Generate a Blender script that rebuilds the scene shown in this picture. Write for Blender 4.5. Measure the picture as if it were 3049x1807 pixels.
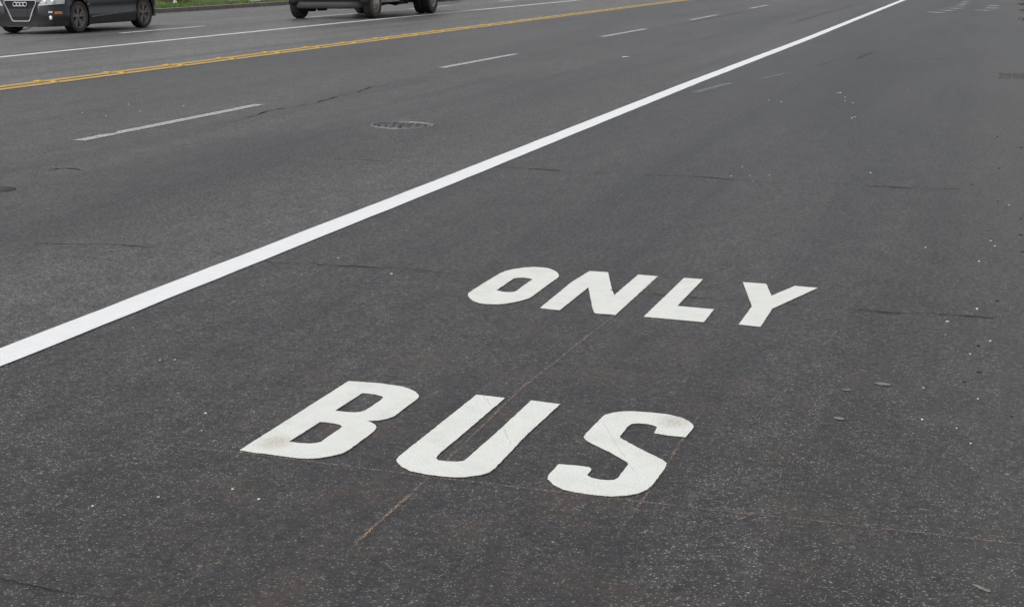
import bpy, bmesh, math, random
from mathutils import Vector, Matrix
R = math.radians
rnd = random.Random(7)
scene = bpy.context.scene
for o in list(bpy.data.objects):
    bpy.data.objects.remove(o)

# ------------------------------------------------------------ camera, world, sun, exposure
cam_d = bpy.data.cameras.new('camera')
cam = bpy.data.objects.new('camera', cam_d)
scene.collection.objects.link(cam)
cam_d.sensor_fit = 'HORIZONTAL'
cam_d.sensor_width = 36.0
cam_d.lens = 52.99
cam_d.clip_start = 0.05
cam_d.clip_end = 6000
rt = Vector((0.95194291, 0.30597397, 0.01358788))
fw = Vector((-0.2950671, 0.92809484, -0.22710212))
up = Vector((-0.08209817, 0.21217891, 0.97377615))
m = Matrix((rt, up, -fw)).transposed().to_4x4()
m.translation = Vector((0, 0, 1.6))
cam.matrix_world = m
scene.camera = cam

SUN_EL, SUN_AZ = 50.0, 215.0     # degrees; azimuth measured from +Y clockwise
world = bpy.data.worlds.new('World')
scene.world = world
world.use_nodes = True
wt = world.node_tree
wt.nodes.clear()
wo = wt.nodes.new('ShaderNodeOutputWorld')
bg = wt.nodes.new('ShaderNodeBackground')
sky = wt.nodes.new('ShaderNodeTexSky')
sky.sky_type = 'NISHITA'
sky.sun_disc = False
sky.sun_elevation = R(SUN_EL)
sky.sun_rotation = R(SUN_AZ)
sky.air_density = 1.0
sky.dust_density = 4.0
sky.ozone_density = 1.0
hs = wt.nodes.new('ShaderNodeHueSaturation')
hs.inputs['Saturation'].default_value = 0.22
bg.inputs['Strength'].default_value = 0.13
wt.links.new(sky.outputs[0], hs.inputs['Color'])
wt.links.new(hs.outputs[0], bg.inputs['Color'])
wt.links.new(bg.outputs[0], wo.inputs['Surface'])
sun_d = bpy.data.lights.new('sun', 'SUN')
sun_d.energy = 0.9
sun_d.angle = R(55)
sun_d.color = (1.0, 0.985, 0.965)
sun = bpy.data.objects.new('sun', sun_d)
scene.collection.objects.link(sun)
az, el = R(SUN_AZ), R(SUN_EL)
sdir = Vector((math.sin(az)*math.cos(el), math.cos(az)*math.cos(el), math.sin(el)))
sun.rotation_euler = sdir.to_track_quat('Z', 'Y').to_euler()
scene.view_settings.view_transform = 'Standard'
scene.view_settings.look = 'None'
scene.view_settings.gamma = 1.0
scene.view_settings.use_curve_mapping = False
scene.view_settings.exposure = 0.03

# ------------------------------------------------------------ ground shape
SLOPE, X0 = 0.025, -11.1          # the far half of the road falls away from the yellow line
KX = -23.9                        # face of the far kerb
TH = math.atan(SLOPE)
def zr(x):
    return min(0.0, SLOPE*(x - X0))
KZ = zr(KX)

LETTERS = {
 'B': [[(-2.261, 4.199), (-2.258, 5.065), (-2.211, 5.071), (-2.135, 5.079), (-2.042, 5.069), (-2.006, 5.052), (-1.968, 5.021), (-1.941, 4.987), (-1.931, 4.963), (-1.928, 4.918), (-1.929, 4.809), (-1.928, 4.717), (-1.938, 4.681), (-1.957, 4.655), (-1.981, 4.64), (-2.0, 4.634), (-1.976, 4.62), (-1.952, 4.6), (-1.936, 4.572), (-1.93, 4.546), (-1.927, 4.477), (-1.928, 4.404), (-1.928, 4.319), (-1.935, 4.284), (-1.956, 4.247), (-1.984, 4.217), (-2.018, 4.198), (-2.049, 4.191), (-2.131, 4.194), (-2.203, 4.193)], [(-2.149, 4.702), (-2.146, 4.936), (-2.129, 4.942), (-2.096, 4.939), (-2.066, 4.93), (-2.051, 4.913), (-2.048, 4.87), (-2.05, 4.743), (-2.059, 4.72), (-2.077, 4.705), (-2.112, 4.7)], [(-2.149, 4.331), (-2.144, 4.566), (-2.124, 4.57), (-2.087, 4.568), (-2.064, 4.558), (-2.051, 4.544), (-2.048, 4.51), (-2.049, 4.368), (-2.058, 4.35), (-2.075, 4.337), (-2.11, 4.33)]],
 'U': [[(-1.743, 5.064), (-1.631, 5.061), (-1.632, 4.735), (-1.637, 4.39), (-1.631, 4.341), (-1.616, 4.325), (-1.586, 4.325), (-1.558, 4.331), (-1.538, 4.347), (-1.536, 4.38), (-1.531, 4.724), (-1.532, 5.065), (-1.419, 5.057), (-1.427, 4.677), (-1.421, 4.314), (-1.426, 4.272), (-1.442, 4.242), (-1.479, 4.209), (-1.511, 4.195), (-1.551, 4.189), (-1.606, 4.19), (-1.664, 4.201), (-1.706, 4.23), (-1.735, 4.265), (-1.745, 4.287), (-1.75, 4.319)]],
 'S': [[(-1.237, 4.942), (-1.232, 4.989), (-1.213, 5.022), (-1.182, 5.051), (-1.15, 5.064), (-1.084, 5.072), (-1.025, 5.071), (-0.971, 5.05), (-0.936, 5.016), (-0.915, 4.982), (-0.907, 4.951), (-0.912, 4.84), (-0.975, 4.837), (-1.023, 4.846), (-1.027, 4.916), (-1.043, 4.93), (-1.069, 4.94), (-1.099, 4.935), (-1.119, 4.921), (-1.125, 4.885), (-1.125, 4.766), (-1.119, 4.75), (-1.016, 4.649), (-0.936, 4.579), (-0.917, 4.552), (-0.912, 4.517), (-0.914, 4.349), (-0.921, 4.289), (-0.939, 4.249), (-0.967, 4.22), (-1.006, 4.197), (-1.06, 4.19), (-1.122, 4.194), (-1.165, 4.204), (-1.205, 4.236), (-1.235, 4.279), (-1.243, 4.307), (-1.241, 4.422), (-1.187, 4.429), (-1.14, 4.427), (-1.129, 4.409), (-1.127, 4.351), (-1.108, 4.333), (-1.08, 4.326), (-1.055, 4.329), (-1.037, 4.339), (-1.031, 4.361), (-1.03, 4.503), (-1.043, 4.523), (-1.118, 4.598), (-1.195, 4.663), (-1.227, 4.697), (-1.239, 4.72), (-1.241, 4.761)]],
 'O': [[(-2.325, 6.616), (-2.337, 6.661), (-2.339, 6.717), (-2.34, 6.912), (-2.338, 7.152), (-2.329, 7.213), (-2.307, 7.272), (-2.267, 7.328), (-2.226, 7.359), (-2.176, 7.367), (-2.138, 7.356), (-2.092, 7.306), (-2.058, 7.248), (-2.041, 7.199), (-2.033, 7.153), (-2.034, 7.058), (-2.033, 6.907), (-2.03, 6.718), (-2.031, 6.669), (-2.048, 6.604), (-2.072, 6.555), (-2.1, 6.511), (-2.129, 6.488), (-2.178, 6.475), (-2.219, 6.479), (-2.262, 6.513), (-2.299, 6.565)], [(-2.231, 6.765), (-2.235, 7.056), (-2.218, 7.083), (-2.193, 7.095), (-2.164, 7.091), (-2.14, 7.073), (-2.141, 6.943), (-2.136, 6.783), (-2.141, 6.762), (-2.16, 6.746), (-2.189, 6.744)]],
 'N': [[(-1.926, 6.485), (-1.941, 7.068), (-1.926, 7.368), (-1.829, 7.374), (-1.714, 6.999), (-1.717, 6.975), (-1.702, 6.961), (-1.67, 6.87), (-1.67, 7.375), (-1.568, 7.371), (-1.566, 6.483), (-1.664, 6.478), (-1.699, 6.572), (-1.831, 6.992), (-1.828, 6.479)]],
 'L': [[(-1.438, 6.495), (-1.435, 7.381), (-1.337, 7.385), (-1.339, 6.755), (-1.165, 6.749), (-1.163, 6.49)]],
 'Y': [[(-1.009, 6.504), (-1.009, 6.874), (-1.137, 7.391), (-1.021, 7.395), (-0.956, 7.131), (-0.879, 7.398), (-0.766, 7.393), (-0.912, 6.863), (-0.911, 6.494)]],
}
# ------------------------------------------------------------ materials
def new_mat(name):
    m = bpy.data.materials.new(name)
    m.use_nodes = True
    nt = m.node_tree
    nt.nodes.clear()
    out = nt.nodes.new('ShaderNodeOutputMaterial')
    p = nt.nodes.new('ShaderNodeBsdfPrincipled')
    nt.links.new(p.outputs[0], out.inputs['Surface'])
    return m, nt, p, out
class NT:
    """tiny helper round a node tree"""
    def __init__(s, nt):
        s.nt = nt
    def n(s, kind, **kw):
        nd = s.nt.nodes.new(kind)
        for k, v in kw.items():
            setattr(nd, k, v)
        return nd
    def put(s, sock, v):
        if hasattr(v, 'is_output'):
            s.nt.links.new(v, sock)
        else:
            sock.default_value = v
    def math(s, op, a, b=0.0, c=None, clamp=False):
        nd = s.n('ShaderNodeMath', operation=op, use_clamp=clamp)
        s.put(nd.inputs[0], a); s.put(nd.inputs[1], b)
        if c is not None: s.put(nd.inputs[2], c)
        return nd.outputs[0]
    def ramp(s, v, a, b, lo=0.0, hi=1.0):
        nd = s.n('ShaderNodeMapRange', interpolation_type='SMOOTHSTEP')
        s.put(nd.inputs['Value'], v)
        nd.inputs['From Min'].default_value = a; nd.inputs['From Max'].default_value = b
        nd.inputs['To Min'].default_value = lo; nd.inputs['To Max'].default_value = hi
        return nd.outputs[0]
    def mix(s, f, a, b, blend='MIX'):
        nd = s.n('ShaderNodeMix', data_type='RGBA', blend_type=blend)
        s.put(nd.inputs['Factor'], f); s.put(nd.inputs['A'] if False else nd.inputs[6], a); s.put(nd.inputs[7], b)
        return nd.outputs[2]
    def noise(s, vec, scale, detail=2.0, rough=0.5):
        nd = s.n('ShaderNodeTexNoise')
        s.put(nd.inputs['Vector'], vec)
        nd.inputs['Scale'].default_value = scale
        nd.inputs['Detail'].default_value = detail
        nd.inputs['Roughness'].default_value = rough
        return nd.outputs['Fac']
    def voro(s, vec, scale, feature='F1'):
        nd = s.n('ShaderNodeTexVoronoi', feature=feature)
        s.put(nd.inputs['Vector'], vec)
        nd.inputs['Scale'].default_value = scale
        return nd
    def mapping(s, vec, scale=(1, 1, 1), rot=(0, 0, 0), loc=(0, 0, 0)):
        nd = s.n('ShaderNodeMapping')
        s.put(nd.inputs['Vector'], vec)
        nd.inputs['Scale'].default_value = scale
        nd.inputs['Rotation'].default_value = rot
        nd.inputs['Location'].default_value = loc
        return nd.outputs[0]
    def sep(s, v, color=False):
        nd = s.n('ShaderNodeSeparateColor' if color else 'ShaderNodeSeparateXYZ')
        s.put(nd.inputs[0], v)
        return nd.outputs
    def bump(s, h, dist, strength=1.0):
        nd = s.n('ShaderNodeBump')
        s.put(nd.inputs['Height'], h)
        nd.inputs['Distance'].default_value = dist
        nd.inputs['Strength'].default_value = strength
        return nd.outputs[0]
    def geo(s):
        return s.n('ShaderNodeNewGeometry').outputs['Position']

def rgb(r, g, b): return (r, g, b, 1.0)

def plain(name, col, rough=0.5, metal=0.0, noise=0.0, nscale=30.0, coat=0.0, spec=0.5):
    m, nt, p, out = new_mat(name)
    h = NT(nt)
    tc = h.n('ShaderNodeTexCoord').outputs['Object']
    if noise:
        f = h.noise(tc, nscale, 4.0, 0.6)
        dark = tuple(c*(1-noise) for c in col[:3]) + (1,)
        lite = tuple(min(1, c*(1+noise)) for c in col[:3]) + (1,)
        h.put(p.inputs['Base Color'], h.mix(h.ramp(f, 0.3, 0.7), dark, lite))
        h.put(p.inputs['Roughness'], h.math('ADD', rough-0.1, h.math('MULTIPLY', f, 0.2)))
    else:
        p.inputs['Base Color'].default_value = col
        p.inputs['Roughness'].default_value = rough
    p.inputs['Metallic'].default_value = metal
    p.inputs['Coat Weight'].default_value = coat
    p.inputs['Coat Roughness'].default_value = 0.06
    p.inputs['Specular IOR Level'].default_value = spec
    return m

def asphalt_material():
    m, nt, p, out = new_mat('asphalt')
    h = NT(nt)
    pos = h.geo()
    px = h.sep(pos)
    # chips of stone in the binder
    warp = h.n('ShaderNodeVectorMath', operation='MULTIPLY_ADD')
    ncol = h.n('ShaderNodeTexNoise'); h.put(ncol.inputs['Vector'], pos); ncol.inputs['Scale'].default_value = 90
    h.put(warp.inputs[0], ncol.outputs['Color']); warp.inputs[1].default_value = (0.012, 0.012, 0); h.put(warp.inputs[2], pos)
    wp = warp.outputs[0]
    v1 = h.voro(wp, 195.0)
    c1 = h.sep(v1.outputs['Color'], True)
    v2 = h.voro(wp, 95.0)
    c2 = h.sep(v2.outputs['Color'], True)
    fine = h.noise(pos, 420.0, 2.0, 0.7)
    mid = h.noise(pos, 38.0, 3.0, 0.6)
    patch = h.noise(h.mapping(pos, (1.0, 0.28, 1.0)), 1.1, 5.0, 0.62)
    big = h.noise(h.mapping(pos, (0.55, 0.06, 1.0)), 1.0, 3.0, 0.5)
    blotch = h.noise(pos, 0.55, 3.0, 0.5)
    base = h.mix(h.ramp(patch, 0.25, 0.78), rgb(0.0240, 0.0222, 0.0232), rgb(0.0475, 0.0442, 0.0452))
    base = h.mix(h.ramp(big, 0.35, 0.68, 0.0, 0.55), base, rgb(0.062, 0.0580, 0.0595))
    # chip tone: most are dark, a share is pale, tan or greenish
    chip_hue = h.mix(c1[1], rgb(0.34, 0.30, 0.21), rgb(0.28, 0.30, 0.24))
    pale = h.ramp(c1[0], 0.78, 0.94, 0.0, 1.0)
    core = h.ramp(v1.outputs['Distance'], 0.62, 0.30)
    col = h.mix(h.math('MULTIPLY', pale, core), base, chip_hue)
    darkc = h.math('MULTIPLY', h.ramp(c1[0], 0.28, 0.05, 0.0, 0.75), core)
    col = h.mix(darkc, col, rgb(0.017, 0.016, 0.017))
    # rarer bigger pale stones
    big_st = h.math('MULTIPLY', h.ramp(c2[0], 0.97, 0.99), h.ramp(v2.outputs['Distance'], 0.45, 0.20))
    col = h.mix(h.math('MULTIPLY', big_st, 0.5), col, h.mix(c2[2], rgb(0.50, 0.49, 0.43), rgb(0.38, 0.37, 0.27)))
    v4 = h.voro(wp, 58.0)
    c4 = h.sep(v4.outputs['Color'], True)
    cell = h.math('MULTIPLY_ADD', c4[0], 0.75, 0.63)
    gc = h.n('ShaderNodeCombineColor')
    for i in range(3): h.put(gc.inputs[i], cell)
    col = h.mix(1.0, col, gc.outputs[0], 'MULTIPLY')
    # grain
    grain = h.math('MULTIPLY_ADD', fine, 0.9, 0.55)
    gr = h.n('ShaderNodeCombineColor')
    for i in range(3): h.put(gr.inputs[i], grain)
    col = h.mix(1.0, col, gr.outputs[0], 'MULTIPLY')
    # older surface plus grazing sheen painted into the colour: paler outside the bus lane and again beyond the yellow line
    old_sheen = h.math('ADD', h.ramp(px[0], -3.55, -3.75, 0.0, 0.42), h.ramp(px[0], -10.8, -11.2, 0.0, 1.0))
    g_old_sheen = h.n('ShaderNodeCombineColor')
    for i in range(3): h.put(g_old_sheen.inputs[i], h.math('ADD', old_sheen, 1.0))
    col = h.mix(1.0, col, g_old_sheen.outputs[0], 'MULTIPLY')
    # coarse mottling that still shows far away
    mot = h.noise(h.mapping(pos, (1.0, 0.5, 1.0)), 7.0, 4.0, 0.75)
    strk = h.noise(h.mapping(pos, (26.0, 2.6, 1.0)), 1.0, 3.0, 0.8)
    mo = h.math('MULTIPLY', h.math('MULTIPLY_ADD', mot, 1.6, 0.22), h.math('MULTIPLY_ADD', strk, 0.9, 0.56))
    gm = h.n('ShaderNodeCombineColor')
    for i in range(3): h.put(gm.inputs[i], mo)
    col = h.mix(1.0, col, gm.outputs[0], 'MULTIPLY')
    v3 = h.voro(h.mapping(pos, (1.0, 0.6, 1.0)), 24.0)
    c3 = h.sep(v3.outputs['Color'], True)
    spot = h.ramp(h.math('ADD', v3.outputs['Distance'], h.math('MULTIPLY', mid, 0.30)), 0.36, 0.16)
    col = h.mix(h.math('MULTIPLY', spot, h.ramp(c3[0], 0.78, 0.95, 0.0, 0.6)), col, rgb(0.17, 0.165, 0.15))
    col = h.mix(h.math('MULTIPLY', spot, h.ramp(c3[1], 0.72, 0.95, 0.0, 0.8)), col, rgb(0.014, 0.0135, 0.014))
    # darker oily strip in the lanes and wear lines that follow the road
    streak = h.noise(h.mapping(pos, (2.6, 0.035, 1.0)), 1.0, 4.0, 0.6)
    col = h.mix(h.ramp(streak, 0.48, 0.75, 0.0, 0.50), col, rgb(0.022, 0.0213, 0.0225))
    lane = h.math('ADD', h.ramp(h.math('ABSOLUTE', h.math('ADD', px[0], 5.6)), 1.3, 0.2), h.ramp(h.math('ABSOLUTE', h.math('ADD', px[0], 1.75)), 1.3, 0.2))
    lane = h.math('MULTIPLY', lane, h.ramp(h.noise(h.mapping(pos, (0.9, 0.16, 1.0)), 1.0, 4.0, 0.6), 0.32, 0.66, 0.0, 0.42))
    col = h.mix(lane, col, rgb(0.019, 0.0182, 0.0195))
    # rusty chalk dust where the marking crew worked
    cx = h.math('SUBTRACT', px[0], -1.45); cy = h.math('SUBTRACT', px[1], 4.9)
    d2 = h.math('ADD', h.math('MULTIPLY', cx, h.math('MULTIPLY', cx, 0.35)), h.math('MULTIPLY', cy, h.math('MULTIPLY', cy, 0.09)))
    dustm = h.math('MULTIPLY', h.ramp(d2, 1.0, 0.05), h.ramp(h.noise(pos, 3.2, 4.0, 0.7), 0.46, 0.75, 0.0, 0.40))
    col = h.mix(dustm, col, rgb(0.105, 0.062, 0.043))
    # grit and dust gathering towards the near gutter
    gut = h.math('MULTIPLY', h.ramp(px[0], -0.75, 0.25), h.ramp(h.noise(pos, 2.3, 5.0, 0.7), 0.3, 0.7, 0.05, 0.45))
    col = h.mix(gut, col, rgb(0.080, 0.074, 0.064))
    h.put(p.inputs['Base Color'], col)
    h.put(p.inputs['Roughness'], h.ramp(mid, 0.3, 0.7, 0.34, 0.48))
    p.inputs['Specular IOR Level'].default_value = 0.45
    hgt = h.math('ADD', h.math('MULTIPLY', h.math('SUBTRACT', 1.0, v1.outputs['Distance']), 0.6), h.math('MULTIPLY', fine, 0.35))
    h.put(p.inputs['Normal'], h.bump(hgt, 0.004, 0.22))
    return m

def paint_material(name, col, dirt=0.25, wear=0.0, stains=()):
    """road paint lying in the texture of the asphalt"""
    m, nt, p, out = new_mat(name)
    h = NT(nt)
    pos = h.geo()
    f = h.noise(pos, 260.0, 2.0, 0.7)
    g = h.noise(pos, 9.0, 5.0, 0.65)
    dcol = tuple(c*(1-dirt) for c in col[:3]) + (1,)
    c = h.mix(h.ramp(g, 0.42, 0.75, 0.0, 0.8), col, dcol)
    pit = h.math('MULTIPLY', h.ramp(f, 0.60, 0.80), 0.26)
    c = h.mix(pit, c, tuple(v*0.55 for v in col[:3]) + (1,))
    for sx, sy, sr in stains:
        dx = h.math('SUBTRACT', h.sep(pos)[0], sx); dy = h.math('SUBTRACT', h.sep(pos)[1], sy)
        d = h.math('SQRT', h.math('ADD', h.math('MULTIPLY', dx, dx), h.math('MULTIPLY', h.math('MULTIPLY', dy, dy), 0.6)))
        sp = h.math('MULTIPLY', h.ramp(d, sr, sr*0.1), h.ramp(h.noise(pos, 300.0, 3.0, 0.9), 0.40, 0.66, 0.0, 1.0))
        c = h.mix(sp, c, rgb(0.36, 0.27, 0.18))
    h.put(p.inputs['Base Color'], c)
    p.inputs['Roughness'].default_value = 0.62
    p.inputs['Specular IOR Level'].default_value = 0.3
    h.put(p.inputs['Normal'], h.bump(h.math('ADD', f, h.math('MULTIPLY', h.voro(pos, 105.0).outputs['Distance'], -0.8)), 0.002, 0.35))
    if wear:
        tr = h.n('ShaderNodeBsdfTransparent')
        mx = h.n('ShaderNodeMixShader')
        wf = h.math('MULTIPLY', h.ramp(h.noise(pos, 55.0, 5.0, 0.75), 0.62 - 0.3*wear, 0.50 - 0.3*wear), 0.95)
        h.put(mx.inputs[0], wf); h.put(mx.inputs[1], p.outputs[0]); h.put(mx.inputs[2], tr.outputs[0])
        nt.links.new(mx.outputs[0], out.inputs['Surface'])
    return m

def speckle_material(name, col, cover, scale=180.0, rough=0.8):
    """dust, chalk or rubber caught only on the high grains: the rest stays see-through"""
    m, nt, p, out = new_mat(name)
    h = NT(nt)
    pos = h.geo()
    p.inputs['Base Color'].default_value = col
    p.inputs['Roughness'].default_value = rough
    p.inputs['Specular IOR Level'].default_value = 0.3
    f = h.noise(pos, scale, 3.0, 0.8)
    g = h.noise(pos, 7.0, 3.0, 0.6)
    uv = h.sep(h.n('ShaderNodeTexCoord').outputs['UV'])
    # fades out to both edges of the strip (v) so the mark has no hard border
    edge = h.math('SUBTRACT', 1.0, h.math('ABSOLUTE', h.math('MULTIPLY_ADD', uv[1], 2.0, -1.0)), clamp=True)
    ends = h.math('MINIMUM', 1.0, h.math('MULTIPLY', h.math('MINIMUM', uv[0], h.math('SUBTRACT', 1.0, uv[0])), 7.0))
    k = h.math('MULTIPLY', h.ramp(f, 0.66 - 0.32*cover, 0.82 - 0.32*cover), h.ramp(g, 0.30, 0.62, 0.35, 1.0))
    k = h.math('MULTIPLY', k, h.ramp(edge, 0.0, 0.8))
    k = h.math('MULTIPLY', k, ends, clamp=True)
    tr = h.n('ShaderNodeBsdfTransparent')
    mx = h.n('ShaderNodeMixShader')
    h.put(mx.inputs[0], k); h.put(mx.inputs[1], tr.outputs[0]); h.put(mx.inputs[2], p.outputs[0])
    nt.links.new(mx.outputs[0], out.inputs['Surface'])
    return m

def grass_blade_material():
    m, nt, p, out = new_mat('grass_blades')
    h = NT(nt)
    pos = h.geo()
    f = h.noise(pos, 2.5, 4.0, 0.7)
    g = h.noise(pos, 40.0, 2.0, 0.6)
    c = h.mix(h.ramp(f, 0.35, 0.7), rgb(0.075, 0.19, 0.022), rgb(0.16, 0.27, 0.035))
    c = h.mix(h.ramp(g, 0.55, 0.75, 0.0, 0.6), c, rgb(0.17, 0.16, 0.06))
    h.put(p.inputs['Base Color'], c)
    p.inputs['Roughness'].default_value = 0.6
    return m

def soil_material():
    m, nt, p, out = new_mat('turf_soil')
    h = NT(nt)
    pos = h.geo()
    f = h.noise(pos, 6.0, 5.0, 0.7)
    h.put(p.inputs['Base Color'], h.mix(h.ramp(f, 0.35, 0.65), rgb(0.06, 0.12, 0.022), rgb(0.11, 0.10, 0.045)))
    p.inputs['Roughness'].default_value = 0.9
    return m

def concrete_material(name, a, b):
    m, nt, p, out = new_mat(name)
    h = NT(nt)
    pos = h.geo()
    f = h.noise(pos, 3.0, 6.0, 0.7)
    g = h.noise(pos, 60.0, 3.0, 0.7)
    c = h.mix(h.ramp(f, 0.3, 0.7), a, b)
    c = h.mix(h.ramp(g, 0.55, 0.8, 0.0, 0.5), c, tuple(v*0.5 for v in a[:3]) + (1,))
    h.put(p.inputs['Base Color'], c)
    p.inputs['Roughness'].default_value = 0.85
    h.put(p.inputs['Normal'], h.bump(g, 0.004, 0.5))
    return m

def car_paint(name, col, dirt=(0.09, 0.085, 0.075)):
    m, nt, p, out = new_mat(name)
    h = NT(nt)
    tc = h.n('ShaderNodeTexCoord').outputs['Object']
    z = h.sep(tc)[2]
    d = h.math('MULTIPLY', h.ramp(z, 0.55, 0.16, 0.01, 0.30), h.ramp(h.noise(tc, 6.0, 5.0, 0.7), 0.3, 0.7, 0.35, 1.0))
    h.put(p.inputs['Base Color'], h.mix(d, col, dirt + (1,)))
    h.put(p.inputs['Roughness'], h.math('MULTIPLY_ADD', d, 0.8, 0.22))
    p.inputs['Coat Weight'].default_value = 0.55
    p.inputs['Coat Roughness'].default_value = 0.04
    p.inputs['Metallic'].default_value = 0.1
    return m

M = dict(
    asphalt=asphalt_material(),
    white=paint_material('white_thermoplastic', rgb(0.82, 0.835, 0.785), 0.12, stains=((-2.190, 4.313, 0.085), (-0.985, 4.99, 0.085))),
    line=paint_material('fresh_white_line_paint', rgb(0.90, 0.915, 0.92), 0.08),
    oldwhite=paint_material('worn_white_line_paint', rgb(0.63, 0.64, 0.63), 0.28, wear=0.28),
    oldwhite2=paint_material('old_white_line_paint', rgb(0.74, 0.75, 0.75), 0.15),
    yellow=paint_material('yellow_line_paint', rgb(0.56, 0.385, 0.145), 0.25),
    button=plain('yellow_marker_plastic', rgb(0.66, 0.415, 0.07), 0.6, 0, 0.15, 40.0),
    chalk=speckle_material('orange_chalk', rgb(0.68, 0.44, 0.29), 0.60, 200.0),
    chalk_faint=speckle_material('faint_orange_chalk', rgb(0.52, 0.36, 0.26), 0.53, 200.0),
    rubber=speckle_material('rubber_streak', rgb(0.024, 0.0235, 0.025), 0.62, 50.0),
    scuff=speckle_material('pale_scuff', rgb(0.50, 0.51, 0.51), 0.62, 40.0),
    printm=speckle_material('pale_print', rgb(0.70, 0.71, 0.71), 1.1, 30.0),
    crack=plain('crack_dark', rgb(0.014, 0.0135, 0.014), 0.95, spec=0.1),
    hair=speckle_material('hairline_grey', rgb(0.52, 0.53, 0.54), 0.60, 300.0),
    iron=plain('cast_iron', rgb(0.21, 0.215, 0.225), 0.5, 0.3, 0.3, 25.0),
    ironmid=plain('worn_iron', rgb(0.15, 0.15, 0.15), 0.55, 0.2, 0.4, 20.0),
    irondark=plain('dirty_iron', rgb(0.055, 0.052, 0.05), 0.7, 0.4, 0.4, 30.0),
    pit=plain('pit_dark', rgb(0.012, 0.012, 0.012), 0.9),
    pebble=plain('pale_pebble', rgb(0.66, 0.65, 0.61), 0.7, 0, 0.2, 60.0),
    clod=plain('dark_clod', rgb(0.016, 0.014, 0.014), 0.9),
    leaf=plain('flattened_pale_leaf', rgb(0.22, 0.22, 0.19), 0.8, 0, 0.3, 80.0),
    deadleaf=plain('dead_leaf', rgb(0.055, 0.04, 0.03), 0.8, 0, 0.5, 9.0),
    stick=plain('pale_stick', rgb(0.52, 0.52, 0.49), 0.7),
    kerb=concrete_material('kerb_concrete', rgb(0.20, 0.175, 0.15), rgb(0.32, 0.29, 0.26)),
    lid=concrete_material('lid_concrete', rgb(0.062, 0.060, 0.058), rgb(0.085, 0.082, 0.076)),
    soil=soil_material(), grass=grass_blade_material(),
    litter=plain('white_litter', rgb(0.78, 0.78, 0.76), 0.6),
    plank=plain('weathered_board', rgb(0.36, 0.33, 0.26), 0.8, 0, 0.2, 10.0),
    drystem=plain('dry_stem', rgb(0.16, 0.11, 0.055), 0.85),
    petal=plain('lilac_petal', rgb(0.48, 0.40, 0.58), 0.7),
    navy=car_paint('dark_navy_paint', rgb(0.011, 0.013, 0.022)),
    silver=car_paint('silver_paint', rgb(0.42, 0.43, 0.44)),
    truckpaint=car_paint('charcoal_paint', rgb(0.030, 0.032, 0.036)),
    glass=plain('car_glass', rgb(0.012, 0.014, 0.015), 0.05, 0, coat=0.4),
    chrome=plain('chrome_trim', rgb(0.82, 0.83, 0.85), 0.30, 0.8),
    grille=plain('grille_black', rgb(0.014, 0.014, 0.018), 0.35),
    platem=plain('plate_backing', rgb(0.035, 0.036, 0.044), 0.45),
    lens=plain('lamp_lens', rgb(0.80, 0.81, 0.80), 0.18, 0.2, 0.25, 22.0, coat=1.0),
    amber=plain('amber_lens', rgb(0.80, 0.27, 0.02), 0.2, coat=0.8),
    fog=plain('fog_lens', rgb(0.88, 0.90, 0.84), 0.15, 0.1, coat=1.0),
    redlens=plain('red_lens', rgb(0.35, 0.01, 0.01), 0.2, coat=0.8),
    tyre=plain('dusty_tyre', rgb(0.022, 0.020, 0.020), 0.85, 0, 0.35, 12.0),
    sidewall=plain('dusty_sidewall', rgb(0.075, 0.066, 0.060), 0.85, 0, 0.3, 10.0),
    rim=plain('dirty_alloy', rgb(0.26, 0.235, 0.215), 0.55, 0.3, 0.3, 9.0),
    coverframe=plain('cover_frame', rgb(0.15, 0.147, 0.135), 0.7, 0.2, 0.3, 20.0),
    steelrim=plain('steel_rim', rgb(0.38, 0.35, 0.31), 0.5, 0.35, 0.3, 10.0),
    plastic=plain('dark_trim', rgb(0.020, 0.020, 0.022), 0.55),
    bumper=plain('bumper_plastic', rgb(0.040, 0.042, 0.047), 0.48, 0, 0.15, 6.0),
    tank=plain('tank_metal', rgb(0.30, 0.30, 0.29), 0.5, 0.4, 0.25, 6.0),
    under=plain('underbody', rgb(0.012, 0.011, 0.011), 0.9),
    bed=plain('truck_bed_steel', rgb(0.10, 0.10, 0.10), 0.6, 0.2, 0.2, 4.0),
)

# ------------------------------------------------------------ object helpers
COL = scene.collection
def link(name, me, parent=None, mats=()):
    o = bpy.data.objects.new(name, me)
    COL.objects.link(o)
    for mt in mats: me.materials.append(mt)
    if parent: o.parent = parent
    return o
def tag(o, label=None, cat=None, group=None, kind=None):
    if label: o['label'] = label
    if cat: o['category'] = cat
    if group: o['group'] = group
    if kind: o['kind'] = kind
    return o
def from_bm(name, bm, mats, parent=None, smooth=False):
    bmesh.ops.recalc_face_normals(bm, faces=bm.faces[:])
    me = bpy.data.meshes.new(name)
    bm.to_mesh(me); bm.free()
    if smooth:
        for f in me.polygons: f.use_smooth = True
    if not isinstance(mats, (list, tuple)): mats = [mats]
    return link(name, me, parent, mats)
def empty(name, loc, label, cat, group=None, rot=(0, 0, 0)):
    o = bpy.data.objects.new(name, None)
    o.empty_display_size = 0.2
    COL.objects.link(o)
    o.location = loc; o.rotation_euler = rot
    return tag(o, label, cat, group)
def box(bm, x0, x1, y0, y1, z0, z1, bevel=0.0, seg=2):
    r = bmesh.ops.create_cube(bm, size=1.0)
    vs = r['verts']
    for v in vs:
        v.co = Vector((x0 + (v.co.x+.5)*(x1-x0), y0 + (v.co.y+.5)*(y1-y0), z0 + (v.co.z+.5)*(z1-z0)))
    if bevel:
        es = list({e for v in vs for e in v.link_edges})
        bmesh.ops.bevel(bm, geom=es, offset=bevel, segments=seg, affect='EDGES', profile=0.5)
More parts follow.
